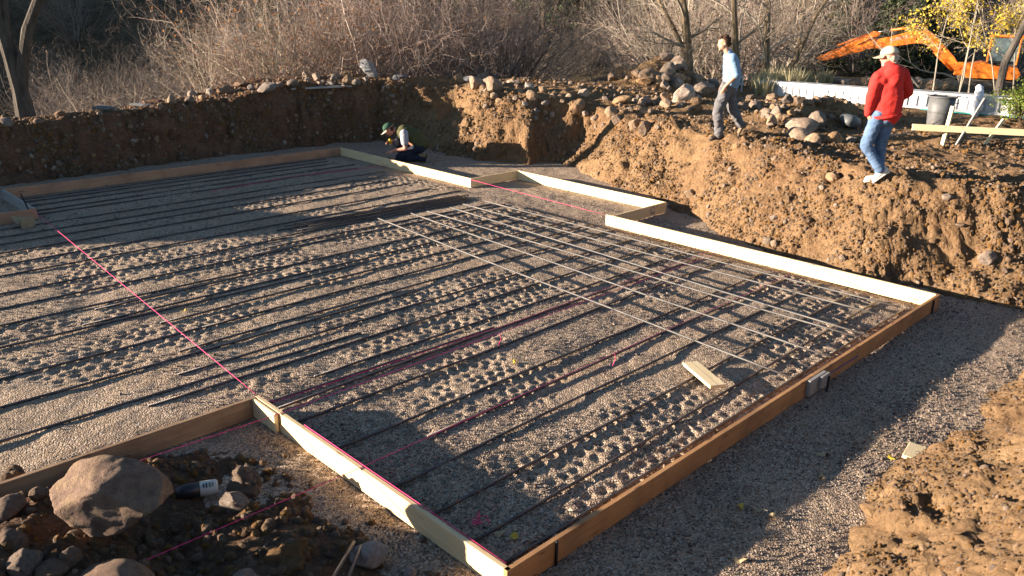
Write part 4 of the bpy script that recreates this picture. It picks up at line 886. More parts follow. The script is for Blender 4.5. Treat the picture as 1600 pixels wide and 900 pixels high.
def fuse(bm, name, mat, parent, voxel=.012, smooth=3, wrinkle=0, wscale=9, seed=0):
    """one continuous surface from the overlapping pieces"""
    me = bm_mesh(bm); tmp = bpy.data.objects.new('tmp', me); COL.objects.link(tmp)
    m = tmp.modifiers.new('r', 'REMESH'); m.mode = 'VOXEL'; m.voxel_size = voxel
    dg = bpy.context.evaluated_depsgraph_get(); new = bpy.data.meshes.new_from_object(tmp.evaluated_get(dg)); bpy.data.objects.remove(tmp); bpy.data.meshes.remove(me)
    b2 = bmesh.new(); b2.from_mesh(new)
    for _ in range(smooth): bmesh.ops.smooth_vert(b2, verts=b2.verts[:], factor=.5, use_axis_x=True, use_axis_y=True, use_axis_z=True)
    if wrinkle:
        b2.normal_update(); co = np.array([v.co for v in b2.verts])
        n = vnoise(co[:, 0]*wscale+co[:, 2]*wscale*.9+seed, co[:, 1]*wscale*1.1-co[:, 2]*wscale*1.6, 5+seed)+.5*vnoise(co[:, 0]*wscale*2.3-co[:, 2]*wscale*2+seed, co[:, 1]*wscale*2.2+co[:, 2]*wscale*3, 9+seed)
        for v, k in zip(b2.verts, n): v.co += v.normal*float(k)*wrinkle
    b2.to_mesh(new); b2.free(); new.polygons.foreach_set('use_smooth', np.ones(len(new.polygons), bool)); new.materials.clear()
    return link(name, new, mat, parent)
V = Vector
def head(bm, c, f, s=1.0, up=V((0, 0, 1))):
    """skull with jaw, nose, brow, ears; f is the facing direction"""
    f = f.normalized(); side = up.cross(f).normalized(); up = f.cross(side).normalized(); c = V(c)
    R = Matrix((f, side, up)).transposed()
    ellipsoid(bm, c+up*.025*s-f*.008*s, (.097*s, .076*s, .098*s), R.to_quaternion()); ellipsoid(bm, c-up*.045*s+f*.022*s, (.068*s, .058*s, .072*s), R.to_quaternion())
    capsule(bm, c+f*.088*s+up*.012*s, c+f*.106*s-up*.026*s, .009*s, .014*s); capsule(bm, c+f*.078*s-up*.098*s, c+f*.07*s-up*.09*s, .021*s, .024*s)
    capsule(bm, c+f*.082*s+up*.028*s+side*.03*s, c+f*.082*s+up*.028*s-side*.03*s, .014*s, .014*s)
    capsule(bm, c+f*.088*s-up*.062*s+side*.018*s, c+f*.088*s-up*.062*s-side*.018*s, .011*s, .011*s)
    for q in (-1, 1): ellipsoid(bm, c+side*q*.078*s-f*.01*s-up*.012*s, (.021*s, .010*s, .032*s), R.to_quaternion())
    return f, side, up
def face_bits(c, f, side, up, s, e, glasses=False):
    for q in (-1, 1):
        bm = bmesh.new(); ellipsoid(bm, V(c)+f*.086*s+up*.012*s+side*q*.031*s, (.009*s, .011*s, .007*s)); link('eye', bm_mesh(bm, smooth=True), 'eye_white' if not glasses else 'glass_dark', e)
    bm = bmesh.new(); capsule(bm, V(c)+f*.097*s-up*.064*s+side*.016*s, V(c)+f*.097*s-up*.064*s-side*.016*s, .005*s, .005*s); link('mouth', bm_mesh(bm, smooth=True), 'lip', e)
def hand(bm, w, d, n, s=1.0, curl=.5, thumb=1):
    """w wrist, d finger direction, n back-of-hand normal"""
    w = V(w); d = V(d).normalized(); n = V(n); n = (n-d*n.dot(d)).normalized(); sd = d.cross(n)
    capsule(bm, w, w+d*.075*s, .026*s, .036*s, (n, .5))
    for k, L in enumerate((.068, .078, .074, .058)):
        b = w+d*.088*s+sd*(k-1.5)*.0195*s; p = b; dd = d
        for j in range(3):
            dd = (dd-n*curl*.5).normalized(); e2 = p+dd*L*s*(.45, .32, .23)[j]; capsule(bm, p, e2, .0092*s, .0082*s, None, 8); p = e2
    b = w+d*.03*s-sd*thumb*.03*s; m = b+(d*.6-sd*thumb*.8).normalized()*.035*s; capsule(bm, b, m, .012*s, .010*s, None, 8); capsule(bm, m, m+(d*.9-sd*thumb*.15-n*.3).normalized()*.032*s, .010*s, .0085*s, None, 8)
def shoe(e, heel, toe, mat, up=V((0, 0, 1)), s=1.0, sole='dark_leather'):
    heel = V(heel); toe = V(toe); d = (toe-heel).normalized(); sd = d.cross(up).normalized(); u = sd.cross(d).normalized()
    bm = bmesh.new(); capsule(bm, heel+d*.045*s+u*.05*s, toe-d*.05*s+u*.04*s, .046*s, .040*s, (u, .9)); capsule(bm, heel+d*.05*s+u*.05*s, heel+d*.06*s+u*.115*s, .046*s, .044*s)
    o = fuse(bm, 'shoe', mat, e, .009, 2)
    bm = bmesh.new(); pts = [heel, heel+d*.09*s, heel+d*.2*s, toe]; bm_box(bm, (heel+toe)/2+u*.008*s, ((toe-heel).length, .088*s, .022*s), Matrix((d, sd, u)).transposed().to_quaternion(), .008); link('sole', bm_mesh(bm), sole, o)
ROT45 = math.radians(-45)
# ---- man in the red hooded sweatshirt, seen from behind, walking away to the left
def man_red():
    e = tag(empty('person', (8.77, 1.39, 1.175), ROT45), 'person in red hooded sweatshirt, jeans and pale cap walking along the bank top', 'person'); e.rotation_euler = (0, math.radians(-7), ROT45); e.scale = (1.04, 1.04, 1.04)
    hipL, hipR = V((-.06, .03, .95)), V((.09, .05, .95)); kL, aL = V((-.20, .06, .53)), V((-.02, .0, .19)); kR, aR = V((.02, .12, .52)), V((.03, .13, .10))
    sL, sR = V((-.115, -.01, 1.43)), V((.24, .04, 1.44)); eL, wL = V((-.185, .0, 1.16)), V((-.19, .06, .96)); eR, wR = V((.335, .08, 1.18)), V((.27, .24, 1.06))
    hc = V((.04, .02, 1.665)); f = V((-.86, .50, -.05))
    bm = bmesh.new(); fs = head(bm, hc, f)
    capsule(bm, (.06, .03, 1.48), (.05, .03, 1.62), .058, .052); capsule(bm, (.05, .03, 1.02), (.055, .02, 1.32), .15, .16, (V((.3, 1, 0)), .66)); capsule(bm, sL+V((.06, 0, -.02)), sR+V((-.06, 0, -.02)), .075, .075)
    for h, k, a in ((hipL, kL, aL), (hipR, kR, aR)): capsule(bm, h, k, .082, .058); capsule(bm, k, a, .055, .036)
    for s_, l, w in ((sL, eL, wL), (sR, eR, wR)): capsule(bm, s_, l, .052, .040); capsule(bm, l, w, .038, .028)
    hand(bm, wL, (.25, .1, -.9), (-1, 0, 0), 1, .5, 1); hand(bm, wR, (-.6, .5, -.5), (1, 0, 0), 1, .5, -1)
    body = fuse(bm, 'body', 'skin_red', e, .011, 1); face_bits(hc, *fs, 1, e, True)
    bm = bmesh.new()
    capsule(bm, (.045, .03, .93), (.05, .02, 1.10), .178, .195, (V((.3, 1, 0)), .72)); capsule(bm, (.05, .02, 1.10), (.05, .01, 1.34), .195, .172, (V((.3, 1, 0)), .70)); capsule(bm, sL+V((.07, 0, -.03)), sR+V((-.07, 0, -.03)), .096, .096); capsule(bm, (.05, .0, 1.42), (.05, .02, 1.56), .115, .092)
    for s_, l, w in ((sL, eL, wL), (sR, eR, wR)): capsule(bm, s_, l, .076, .070); capsule(bm, l, w, .070, .052)
    capsule(bm, (.05, .01, 1.53), sL+V((.02, 0, .0)), .085, .075); capsule(bm, (.05, .01, 1.53), sR+V((-.02, 0, .0)), .085, .075)
    ellipsoid(bm, (.07, -.06, 1.47), (.135, .085, .10)); ellipsoid(bm, (.09, -.10, 1.40), (.085, .055, .10))
    bm2 = fuse(bm, 'hooded_sweatshirt', 'red_fleece', e, .013, 3, .012, 6, 1)
    bm = bmesh.new(); ring = [V((.045+.182*math.cos(a), .03+.135*math.sin(a), .905)) for a in np.linspace(0, 6.283, 28)]; tube(bm, ring, .024, 8); link('hem_rib', bm_mesh(bm, smooth=True), 'red_fleece', bm2)
    bm = bmesh.new(); capsule(bm, (.03, .03, .90), (.03, .03, .97), .155, .16, (V((.3, 1, 0)), .74))
    for h, k, a in ((hipL, kL, aL), (hipR, kR, aR)): capsule(bm, h-V((0, 0, .03)), k, .102, .080); capsule(bm, k, a, .078, .064)
    fuse(bm, 'jeans', 'denim', e, .012, 2, .014, 9, 3)
    shoe(e, (.115, -.01, .155), (-.10, .02, .0), 'white_leather', V((.55, 0, .8)), 1.06, 'white_leather'); shoe(e, (.10, .12, .0), (-.17, .16, .0), 'white_leather', V((0, 0, 1)), 1.06, 'white_leather')
    cap(e, hc, *fs, 'khaki_cap', 1.0)
    bm = bmesh.new(); f_, sd, up = fs
    for q, z0, r in ((0, -.015, .05), (.7, -.02, .045), (-.7, -.02, .045), (.35, -.055, .042), (-.35, -.055, .042), (1.1, -.02, .03), (-1.1, -.02, .03)): ellipsoid(bm, hc-(f_*math.cos(q)+sd*math.sin(q))*.068+up*(z0), (r, r, r*1.05))
    fuse(bm, 'hair', 'grey_hair', e, .008, 1, .012, 40)
    bm = bmesh.new(); 
    for q in (-1, 0, 1): ellipsoid(bm, hc+f_*.062+sd*q*.03-up*.088, (.026, .026, .028))
    fuse(bm, 'beard', 'grey_hair', e, .008, 1)
def cap(e, hc, f, sd, up, mat, s=1.0, tilt=0, brim=None):
    hc = V(hc); bm = bmesh.new(); c = hc+up*.045*s
    res = bmesh.ops.create_uvsphere(bm, u_segments=20, v_segments=12, radius=1); M = Matrix.Translation(c) @ Matrix((f, sd, up)).transposed().to_4x4() @ Matrix.Diagonal((.112*s, .092*s, .098*s, 1))
    bmesh.ops.delete(bm, geom=[v for v in bm.verts if v.co.z < -.12], context='VERTS'); bmesh.ops.transform(bm, matrix=M, verts=bm.verts[:]); bmesh.ops.solidify(bm, geom=bm.faces[:], thickness=.006)
    o = link('cap', bm_mesh(bm, smooth=True), mat, e)
    bm = bmesh.new(); rows = []
    for j in range(5):
        r = j/4; row = []
        for i in range(9):
            a = (i/8-.5)*2*1.15; rad = .098+(.092*math.cos(a*.95))*r; row.append(bm.verts.new(c+up*(-.008-.022*r-.012*abs(a)*r)*s+(f*math.cos(a)*rad*1.08+sd*math.sin(a)*rad*.92*(1-.12*r))*s))
        rows.append(row)
    for a, b in zip(rows, rows[1:]):
        for i in range(8): bm.faces.new((a[i], a[i+1], b[i+1], b[i]))
    bmesh.ops.solidify(bm, geom=bm.faces[:], thickness=.005); link('brim', bm_mesh(bm, smooth=True), brim or mat, o)
    return o
man_red()
# ---- man in the pale blue shirt, striding left with a hand in his pocket
def man_blue():
    x, y = 10.62, 5.05
    e = tag(empty('person', (x, y, gz(x, y)-.01), ROT45), 'person in pale blue shirt and grey trousers striding past the rock heap', 'person'); e.rotation_euler = (0, math.radians(-4.5), ROT45); e.scale = (1.03, 1.03, 1.03)
    hL, hR = V((.0, -.05, .93)), V((.07, .10, .93)); kL, aL = V((-.15, -.06, .52)), V((-.12, -.06, .10)); kR, aR = V((.17, .11, .50)), V((.32, .12, .24))
    sh, el, wr = V((.055, -.19, 1.44)), V((.13, -.24, 1.15)), V((-.05, -.18, .96)); sh2, el2, wr2 = V((.065, .19, 1.44)), V((.16, .24, 1.16)), V((.0, .22, .97))
    hc = V((-.055, .0, 1.685)); f = V((-1, .06, -.10))
    bm = bmesh.new(); fs = head(bm, hc, f)
    capsule(bm, (.04, 0, 1.46), (-.025, 0, 1.61), .06, .054); capsule(bm, (.08, 0, 1.0), (.075, 0, 1.33), .135, .16, (V((1, 0, 0)), .72)); capsule(bm, sh+V((0, .07, -.02)), sh2+V((0, -.07, -.02)), .07, .07)
    for h, k, a in ((hL, kL, aL), (hR, kR, aR)): capsule(bm, h, k, .08, .056); capsule(bm, k, a, .054, .036)
    for s_, l, w in ((sh, el, wr), (sh2, el2, wr2)): capsule(bm, s_, l, .052, .042); capsule(bm, l, w, .042, .029)
    hand(bm, wr, (-.35, .12, -.8), (0, -1, 0), 1, .5, 1); hand(bm, wr2, (-.35, -.12, -.8), (0, 1, 0), 1, .5, -1)
    fuse(bm, 'body', 'skin', e, .011, 1); face_bits(hc, *fs, 1, e)
    bm = bmesh.new(); capsule(bm, (.10, 0, 1.03), (.10, 0, 1.16), .180, .186, (V((1, 0, 0)), .86)); capsule(bm, (.10, 0, 1.16), (.085, 0, 1.34), .186, .172, (V((1, 0, 0)), .82)); capsule(bm, sh+V((0, .07, -.03)), sh2+V((0, -.07, -.03)), .088, .088); capsule(bm, (.06, 0, 1.42), (.03, 0, 1.52), .085, .068)
    for s_, l in ((sh, el), (sh2, el2)): capsule(bm, s_, s_.lerp(l, .93), .082, .080)
    fuse(bm, 'shirt', 'pale_blue_cotton', e, .013, 2, .014, 8, 5)
    bm = bmesh.new(); capsule(bm, (.06, .02, .92), (.09, .01, 1.03), .165, .160, (V((1, 0, 0)), .86))
    for h, k, a in ((hL, kL, aL), (hR, kR, aR)): capsule(bm, h, k, .118, .092); capsule(bm, k, a+V((0, 0, -.02)), .092, .076)
    fuse(bm, 'trousers', 'grey_canvas', e, .012, 2, .026, 9, 7)
    shoe(e, (-.02, -.06, .0), (-.30, -.08, .0), 'dark_leather', V((0, 0, 1)), 1.1); shoe(e, (.44, .12, .25), (.30, .11, .0), 'brown_leather', V((-.8, 0, .5)), 1.1, 'tan_leather')
    f_, sd, up = fs; bm = bmesh.new()
    for (a, b, c, r) in ((-.03, 0, .075, .072), (-.055, 0, .035, .075), (.03, 0, .088, .055), (-.075, 0, -.02, .055), (-.035, .055, .02, .040), (-.035, -.055, .02, .040), (-.07, .03, -.045, .035), (-.07, -.03, -.045, .035)): ellipsoid(bm, hc+f_*a+sd*b+up*c, (r, r, r))
    fuse(bm, 'hair', 'brown_hair', e, .008, 1, .012, 40)
    bm = bmesh.new()
    for q in (-1, 1): ellipsoid(bm, hc+f_*.062+sd*q*.036+up*.098, (.012, .026, .018))
    tube(bm, [hc+f_*.06+sd*.07+up*.095, hc-f_*.02+sd*.085+up*.05, hc-f_*.05+sd*.085+up*.03], .004, 6); tube(bm, [hc+f_*.06-sd*.07+up*.095, hc-f_*.02-sd*.085+up*.05, hc-f_*.05-sd*.085+up*.03], .004, 6); tube(bm, [hc+f_*.065+sd*.02+up*.1, hc+f_*.065-sd*.02+up*.1], .004, 6)
    link('sunglasses', bm_mesh(bm, smooth=True), 'glass_dark', e)
man_blue()
# ---- kneeling carpenter behind the pine board
def man_kneel():
    x, y = 8.42, 11.92
    e = tag(empty('person', (x, y, gz(x, y)), ROT45), 'person kneeling in green cap and olive vest, bent over the pine board', 'person'); e.scale = (1.17, 1.17, 1.10)
    hip, hip2 = V((.24, -.06, .30)), V((.24, .12, .30)); kn, an = V((-.14, -.10, .10)), V((.33, -.10, .08)); kn2, an2 = V((-.19, .14, .36)), V((-.12, .16, .07))
    sh, el, wr = V((-.05, -.17, .60)), V((-.01, -.22, .30)), V((-.27, -.16, .235)); sh2, el2, wr2 = V((-.09, .19, .60)), V((-.22, .22, .40)), V((-.34, .06, .40))
    hc = V((-.345, .0, .655)); f = V((-.80, -.1, -.62)); 
    bm = bmesh.new(); fs = head(bm, hc, f, .98, V((-.55, 0, .83)))
    capsule(bm, (-.16, .01, .64), (-.29, .0, .66), .062, .054); capsule(bm, (.19, .03, .40), (-.03, .01, .59), .14, .15, (V((0, 1, 0)), 1.12)); capsule(bm, sh+V((0, .06, 0)), sh2+V((0, -.06, 0)), .07, .07)
    for h, k, a in ((hip, kn, an), (hip2, kn2, an2)): capsule(bm, h, k, .085, .06); capsule(bm, k, a, .058, .04)
    for s_, l, w in ((sh, el, wr), (sh2, el2, wr2)): capsule(bm, s_, l, .05, .042); capsule(bm, l, w, .042, .029)
    hand(bm, wr, (-.85, .1, -.25), (0, -.4, .9), 1, .55, 1); hand(bm, wr2, (-.5, -.5, -.1), (-.3, .6, .5), 1, .95, -1)
    fuse(bm, 'body', 'skin_red', e, .011, 1); face_bits(hc, *fs, .98, e)
    bm = bmesh.new(); capsule(bm, (.25, .03, .37), (.16, .02, .50), .175, .18, (V((0, 1, 0)), 1.1)); capsule(bm, (.16, .02, .50), (-.06, .01, .60), .18, .158, (V((0, 1, 0)), 1.15)); capsule(bm, (-.08, 0, .61), (-.17, 0, .64), .12, .085)
    fuse(bm, 'vest', 'olive_vest', e, .013, 2, .018, 8, 3)
    bm = bmesh.new(); capsule(bm, sh+V((.01, .03, 0)), sh.lerp(el, .60), .090, .078); capsule(bm, sh2+V((.01, -.03, 0)), sh2.lerp(el2, .6), .090, .078); fuse(bm, 'shirt_sleeves', 'white_cotton', e, .011, 2, .014, 9, 2)
    bm = bmesh.new(); capsule(bm, hip, hip2, .125, .125)
    for h, k, a in ((hip, kn, an), (hip2, kn2, an2)): capsule(bm, h, k, .108, .088); capsule(bm, k, a, .086, .062)
    fuse(bm, 'trousers', 'navy_canvas', e, .012, 2, .02, 9, 4)
    bm = bmesh.new(); ellipsoid(bm, kn2+V((-.035, -.03, 0)), (.07, .075, .095)); link('knee_pad', bm_mesh(bm, smooth=True), 'grey_canvas', e)
    shoe(e, (.40, -.10, .17), (.36, -.10, .0), 'tan_leather', V((-1, 0, .3)), 1.0, 'dark_leather'); shoe(e, (-.04, .16, .0), (-.28, .17, .0), 'tan_leather', V((0, 0, 1)), 1.0)
    cap(e, hc, *fs, 'green_cap', 1.0, 0, 'cream_cap')
    f_, sd, up = fs; bm = bmesh.new()
    for q in (-.8, 0, .8): ellipsoid(bm, hc-(f_*math.cos(q)+sd*math.sin(q))*.066-up*.015, (.044, .044, .05))
    fuse(bm, 'hair', 'brown_hair', e, .009, 1)
man_kneel()
# ------------------------------------------------------------------ tools and oddments
plain('yellow_plastic', (.62, .42, .03), .5); plain('orange_paint', (.80, .20, .02), .42, 0, .5, .14, 3); plain('steel', (.42, .42, .42), .35, .8); plain('bare_steel_dirty', (.11, .09, .07), .6, .3)
plain('white_paint', (.56, .57, .58), .5, 0, .4, .25, 4); plain('teal_paint', (.06, .38, .36), .5); plain('grey_plastic', (.10, .105, .11), .55); plain('white_enamel', (.5, .5, .48), .35, 0, .5, .06); plain('black_plastic', (.02, .02, .024), .4); plain('print_black', (.05, .05, .055), .6); plain('print_olive', (.20, .19, .10), .6)
plain('white_bag', (.68, .72, .80), .7); plain('rubber', (.03, .03, .03), .8); plain('cab_glass', (.10, .14, .15), .1); plain('cardboard', (.30, .225, .13), .85)
# drill held upright by the kneeling man
dx, dy = 8.42+1.17*(-.345*.7071+.02*.7071), 11.92+1.17*(.345*.7071+.02*.7071)
dr = tag(empty('cordless_drill', (dx, dy, .235)), 'yellow and silver cordless drill held upright over the pine board', 'drill')
link('bit', tube_me([(0, 0, -.045), (0, 0, .04)], .005, 8), 'steel', dr); link('chuck', tube_me([(0, 0, .03), (0, 0, .06), (0, 0, .10)], [.012, .022, .026], 10), 'steel', dr); link('gear_case', tube_me([(0, 0, .10), (0, 0, .16)], [.030, .034], 10), 'steel', dr)
bm = bmesh.new(); tube(bm, [(0, 0, .155), (0, 0, .25), (0, 0, .27)], [.036, .036, .025], 12); link('motor_housing', bm_mesh(bm, smooth=True), 'yellow_plastic', dr)
bm = bmesh.new(); bm_box(bm, (.055, .055, .205), (.15, .038, .042), Euler((0, 0, .785)), .008); link('handle', bm_mesh(bm), 'yellow_plastic', dr); bm = bmesh.new(); bm_box(bm, (.125, .125, .205), (.05, .075, .10), Euler((0, 0, .785)), .008); link('battery', bm_mesh(bm), 'black_plastic', dr)
# loose planks
def plank(name, c, size, rz, tilt, mat, label, cat='plank', grooves=0):
    o = link(name, box_me((0, 0, 0), size, None, .003), mat, None, c, (tilt[0], tilt[1], rz)); tag(o, label, cat)
    for g in range(grooves): link('groove', box_me((0, (g-(grooves-1)/2)*size[1]/(grooves+1), size[2]/2-.0005), (size[0]*.96, .003, .003), None, 0), 'fir_dark', o)
    return o
plank('loose_plank', (3.47, .80, .095), (.58, .165, .032), math.radians(60), (.0, .03), 'pine_fresh', 'short pale plank lying on the bars inside the formwork', 'plank', 1)
plank('board_offcut', (3.56, -1.17, .052), (.25, .135, .03), math.radians(8), (.06, -.04), 'pine_fresh', 'square pale board offcut at the foot of the near dirt slope')
plank('old_plank', (8.50, 15.50, 1.375), (1.75, .12, .045), math.radians(-8), (0, .0), 'weathered_wood', 'long grey plank lying along the shaded bank under the stones')
o = link('crumpled_cardboard', box_me((0, 0, 0), (.34, .22, .02), None, .002), 'cardboard', None, (.30, 11.25, .10), (.5, .25, .3)); tag(o, 'bent brown cardboard piece leaning at the small corner box', 'cardboard')
link('torn_flap', box_me((-.05, -.13, .05), (.22, .14, .012), Euler((1.0, 0, .2)), .002), 'cardboard', o)
# insulated bottle on the heap
bz = gz(-.98, 2.28)
bt = tag(empty('drink_bottle', (-.98, 2.28, bz+.062), math.radians(8)), 'white metal bottle with black cap lying on the dirt heap', 'bottle'); bt.rotation_euler = (0, .05, math.radians(-20))
link('flask', tube_me([(-.03, 0, 0), (0, 0, 0), (.14, 0, 0), (.155, 0, 0)], [.042, .056, .056, .046], 20), 'white_enamel', bt); link('cap', tube_me([(-.135, 0, 0), (-.12, 0, 0), (-.075, 0, 0), (.03, 0, 0)], [.026, .042, .055, .0575], 18), 'black_plastic', bt)
for (x, a, w, h, m) in ((.055, .9, .012, .03, 'print_black'), (.075, .9, .012, .034, 'print_black'), (.098, .9, .014, .034, 'print_olive'), (.118, .9, .010, .03, 'print_olive')):
    link('printed_mark', box_me((x, -.0562*math.cos(a), .0562*math.sin(a)), (w, h, .002), Euler((math.pi/2-a, 0, 0)), 0), m, bt)
# fallen leaves
leaf_mat('fallen_yellow', [(.55, .42, .05), (.50, .36, .05)], .2); leaf_mat('fallen_tan', [(.40, .33, .20), (.36, .29, .17)], .2)
for k, (x, y, c, lab) in enumerate(((1.86, -.55, 'fallen_yellow', 'bright yellow fallen leaf on the shaded gravel'), (1.93, -.66, 'fallen_tan', 'pale tan fallen leaf next to the bright yellow leaf'), (1.93, -.78, 'fallen_tan', 'pale tan fallen leaf close to a like leaf on shaded gravel'), (1.33, -.86, 'fallen_tan', 'curled tan fallen leaf alone on the shaded gravel near the slope'), (2.72, -.78, 'fallen_tan', 'tan leaf on shaded gravel towards the board offcut'), (3.05, -.62, 'fallen_tan', 'tan leaf on the gravel below the splice block'), (.38, .32, 'fallen_yellow', 'yellow leaf on gravel inside the near corner of the form'), (.33, .42, 'fallen_tan', 'large tan leaf by the tangled pink string'), (2.4, 2.35, 'fallen_yellow', 'small yellow leaf on the sunny gravel between bars'), (.55, 6.0, 'fallen_yellow', 'yellow leaf on the sunlit gravel beyond the long string'), (3.4, -1.05, 'fallen_yellow', 'yellow leaf at the foot of the slope by the offcut'))):
    T = Tw(300+k); s = .075 if k < 8 else .06; n = 9; pts = []
    for i in range(n):
        a = 2*math.pi*i/n; r = s*(.5+.06*math.cos(3*a))*(1.25 if i == 0 else 1); pts.append((r*math.cos(a), r*.75*math.sin(a), .012*math.cos(2*a)))
    me = me_from(pts+[(0, 0, -.004)]+[(-s*.5, 0, .01), (-s*.95, .006, .012), (-s*.95, .002, .015)], [(i, (i+1) % n, n) for i in range(n)]+[(n+1, n+2, n+3)])
    o = link('fallen_leaf', me, c, None, (x, y, float(gravel_h(np.array([x]), np.array([y]))[0])+.018), (.2*math.sin(k*2.1), .25*math.cos(k*1.3), k*1.7)); tag(o, lab, 'leaf', 'fallen leaves')
# ------------------------------------------------------------------ batter board and bin
bb = tag(empty('batter_board', (13.6, 1.8, gz(13.4, 1.9))), 'yellow pine batter board on crossed stakes beside the path', 'batter board')
def part(name, me, mat, par): o = link(name, me, mat); o.parent = par; o.matrix_parent_inverse = Matrix.Translation(-par.location); return o
g0 = gz(13.2, 2.2)
B0 = V((12.72, 2.46, g0+.27)); B1 = V((14.3, .12, g0+.25)); dv = (B1-B0)
def beam(a, b, w, h): 
    a = V(a); b = V(b); d = b-a; q = d.to_track_quat('X', 'Z'); bm = bmesh.new(); bm_box(bm, (a+b)/2, (d.length, w, h), q, .003); return bm_mesh(bm)
part('rail', beam(B0, B1, .03, .115), 'pine_fresh', bb)
part('stake', beam((13.10, 2.02, g0-.15), (13.16, 1.98, g0+.66), .085, .035), 'pine_fresh', bb)
part('brace', beam((13.02, 1.78, g0-.05), (13.62, 1.62, g0+.80), .03, .04), 'weathered_wood', bb)
part('brace', beam((13.75, 1.50, g0-.05), (14.05, 1.35, g0+.42), .035, .06), 'pine_fresh', bb)
part('stake', beam((13.35, 1.80, g0-.15), (13.30, 1.88, g0+.30), .06, .035), 'fir_dark', bb)
bx, by = 14.55, 2.62; b0 = gz(bx, by)
bn = tag(empty('trash_bin', (bx, by, b0)), 'dark grey plastic bin standing behind the batter board', 'bin')
bm = bmesh.new(); tube(bm, [(0, 0, 0), (0, 0, .02), (0, 0, .33), (0, 0, .36), (0, 0, .66)], [.18, .20, .222, .226, .245], 24, True); link('barrel', bm_mesh(bm, smooth=True), 'grey_plastic', bn)
bm = bmesh.new(); tube(bm, [V((.255*math.cos(a), .255*math.sin(a), .665)) for a in np.linspace(0, 6.283, 30)], .017, 8); link('rim', bm_mesh(bm, smooth=True), 'grey_plastic', bn)
bm = bmesh.new(); tube(bm, [V((.232*math.cos(a), .232*math.sin(a), .37)) for a in np.linspace(0, 6.283, 30)], .010, 6); link('hoop', bm_mesh(bm, smooth=True), 'grey_plastic', bn)
bm = bmesh.new(); tube(bm, [(-.05, -.262, .56), (-.05, -.295, .56), (.05, -.295, .56), (.05, -.262, .56)], .011, 6); link('handle', bm_mesh(bm, smooth=True), 'grey_plastic', bn)
# overturned dark tub lid by the heap
o = link('dark_tarp_lump', rock_mesh('r', 333), 'grey_plastic', None, (13.9, 4.12, gz(13.9, 4.12)+.10), (.1, .1, .4)); o.scale = (.38, .28, .24); tag(o, 'dark grey plastic lump beside the heap behind the red sweatshirt', 'tarp')
# ------------------------------------------------------------------ white ribbed panels with teal edge
def panels(a, b, h, depth, label, n, name='white_panel_stack', letters=False):
    a = V(a); b = V(b); d = b-a; L = d.length; e = empty(name, a, math.atan2(d.y, d.x)); e.rotation_euler.y = -math.atan2(d.z, math.hypot(d.x, d.y)); tag(e, label, 'panels')
    link('top_rail', box_me((L/2, 0, h-.055), (L, .06, .11)), 'white_paint', e); link('bottom_rail', box_me((L/2, 0, .04), (L, .06, .06)), 'white_paint', e); link('teal_edge', box_me((L/2, -.005, -.005), (L*.55, .075, .03)), 'teal_paint', e)
    link('back_sheet', box_me((L/2, .012, h/2), (L-.02, .02, h-.06)), 'white_paint', e); link('deck', box_me((L/2, depth/2+.04, h-.02), (L, depth, .03)), 'white_paint', e); link('teal_edge', box_me((L*.78, -.032, h-.115), (L*.4, .008, .018), None, 0), 'teal_paint', e)
    rib = box_me((0, 0, 0), (.035, .05, h-.18), None, .004)
    for i in range(n): o = link('rib', rib, 'white_paint', e, (.12+(L-.24)*i/(n-1), -.005, h/2-.02))
    slot = box_me((0, 0, 0), (.10, .010, .02), None, 0)
    q = random.Random(8)
    if letters:
        for i in range(int(L/.17)):
            if q.random() < .72: link('stamped_mark', box_me((0, 0, 0), (q.uniform(.03, .10), .006, q.uniform(.02, .04)), None, 0), 'print_black', e, (.2+i*.17, -.032, h-.055))
    for i in range(int(L/.45)): link('deck_slot', box_me((0, 0, 0), (.28, .10, .004), None, 0), 'bare_steel_dirty', e, (.25+i*.45, depth*.55, h-.003))
    return e
za = gz(17.5, 6.4)
panels((18.6, 8.9, gz(18.6, 8.9)-.05), (18.0, 5.4, gz(18, 5.4)+.02), .40, .55, 'long white ribbed panel stack with slotted deck lying behind the dirt heap', 16)
panels((18.05, 5.35, gz(18, 5.3)+.02), (18.9, .6, gz(18.4, 2.5)-.02), .42, .55, 'white ribbed panel stack with dark stamped marks and a teal edge', 22, letters=True)
o = tag(empty('white_frame_end', (18.5, 9.3, gz(18.5, 9.3))), 'small white frame end standing among the straw tufts', 'frame')
for k in range(3): link('post', box_me((-.02*k, .14*k, .22), (.035, .035, .46)), 'white_paint', o)
link('rail', box_me((-.02, .14, .42), (.04, .42, .04), Euler((0, 0, .14))), 'white_paint', o); link('rail', box_me((-.02, .14, .22), (.04, .42, .03), Euler((0, 0, .14))), 'white_paint', o)
bm = bmesh.new(); ellipsoid(bm, (0, 0, .28), (.17, .12, .34)); ellipsoid(bm, (.05, .03, .60), (.10, .08, .10)); wb = fuse(bm, 'white_sack', 'white_bag', None, .025, 1, .06, 9, 3); wb.location = (18.35, 3.05, gz(18.35, 3.05)+.05); tag(wb, 'bluish white crumpled sack leaning at the panel end', 'sack')
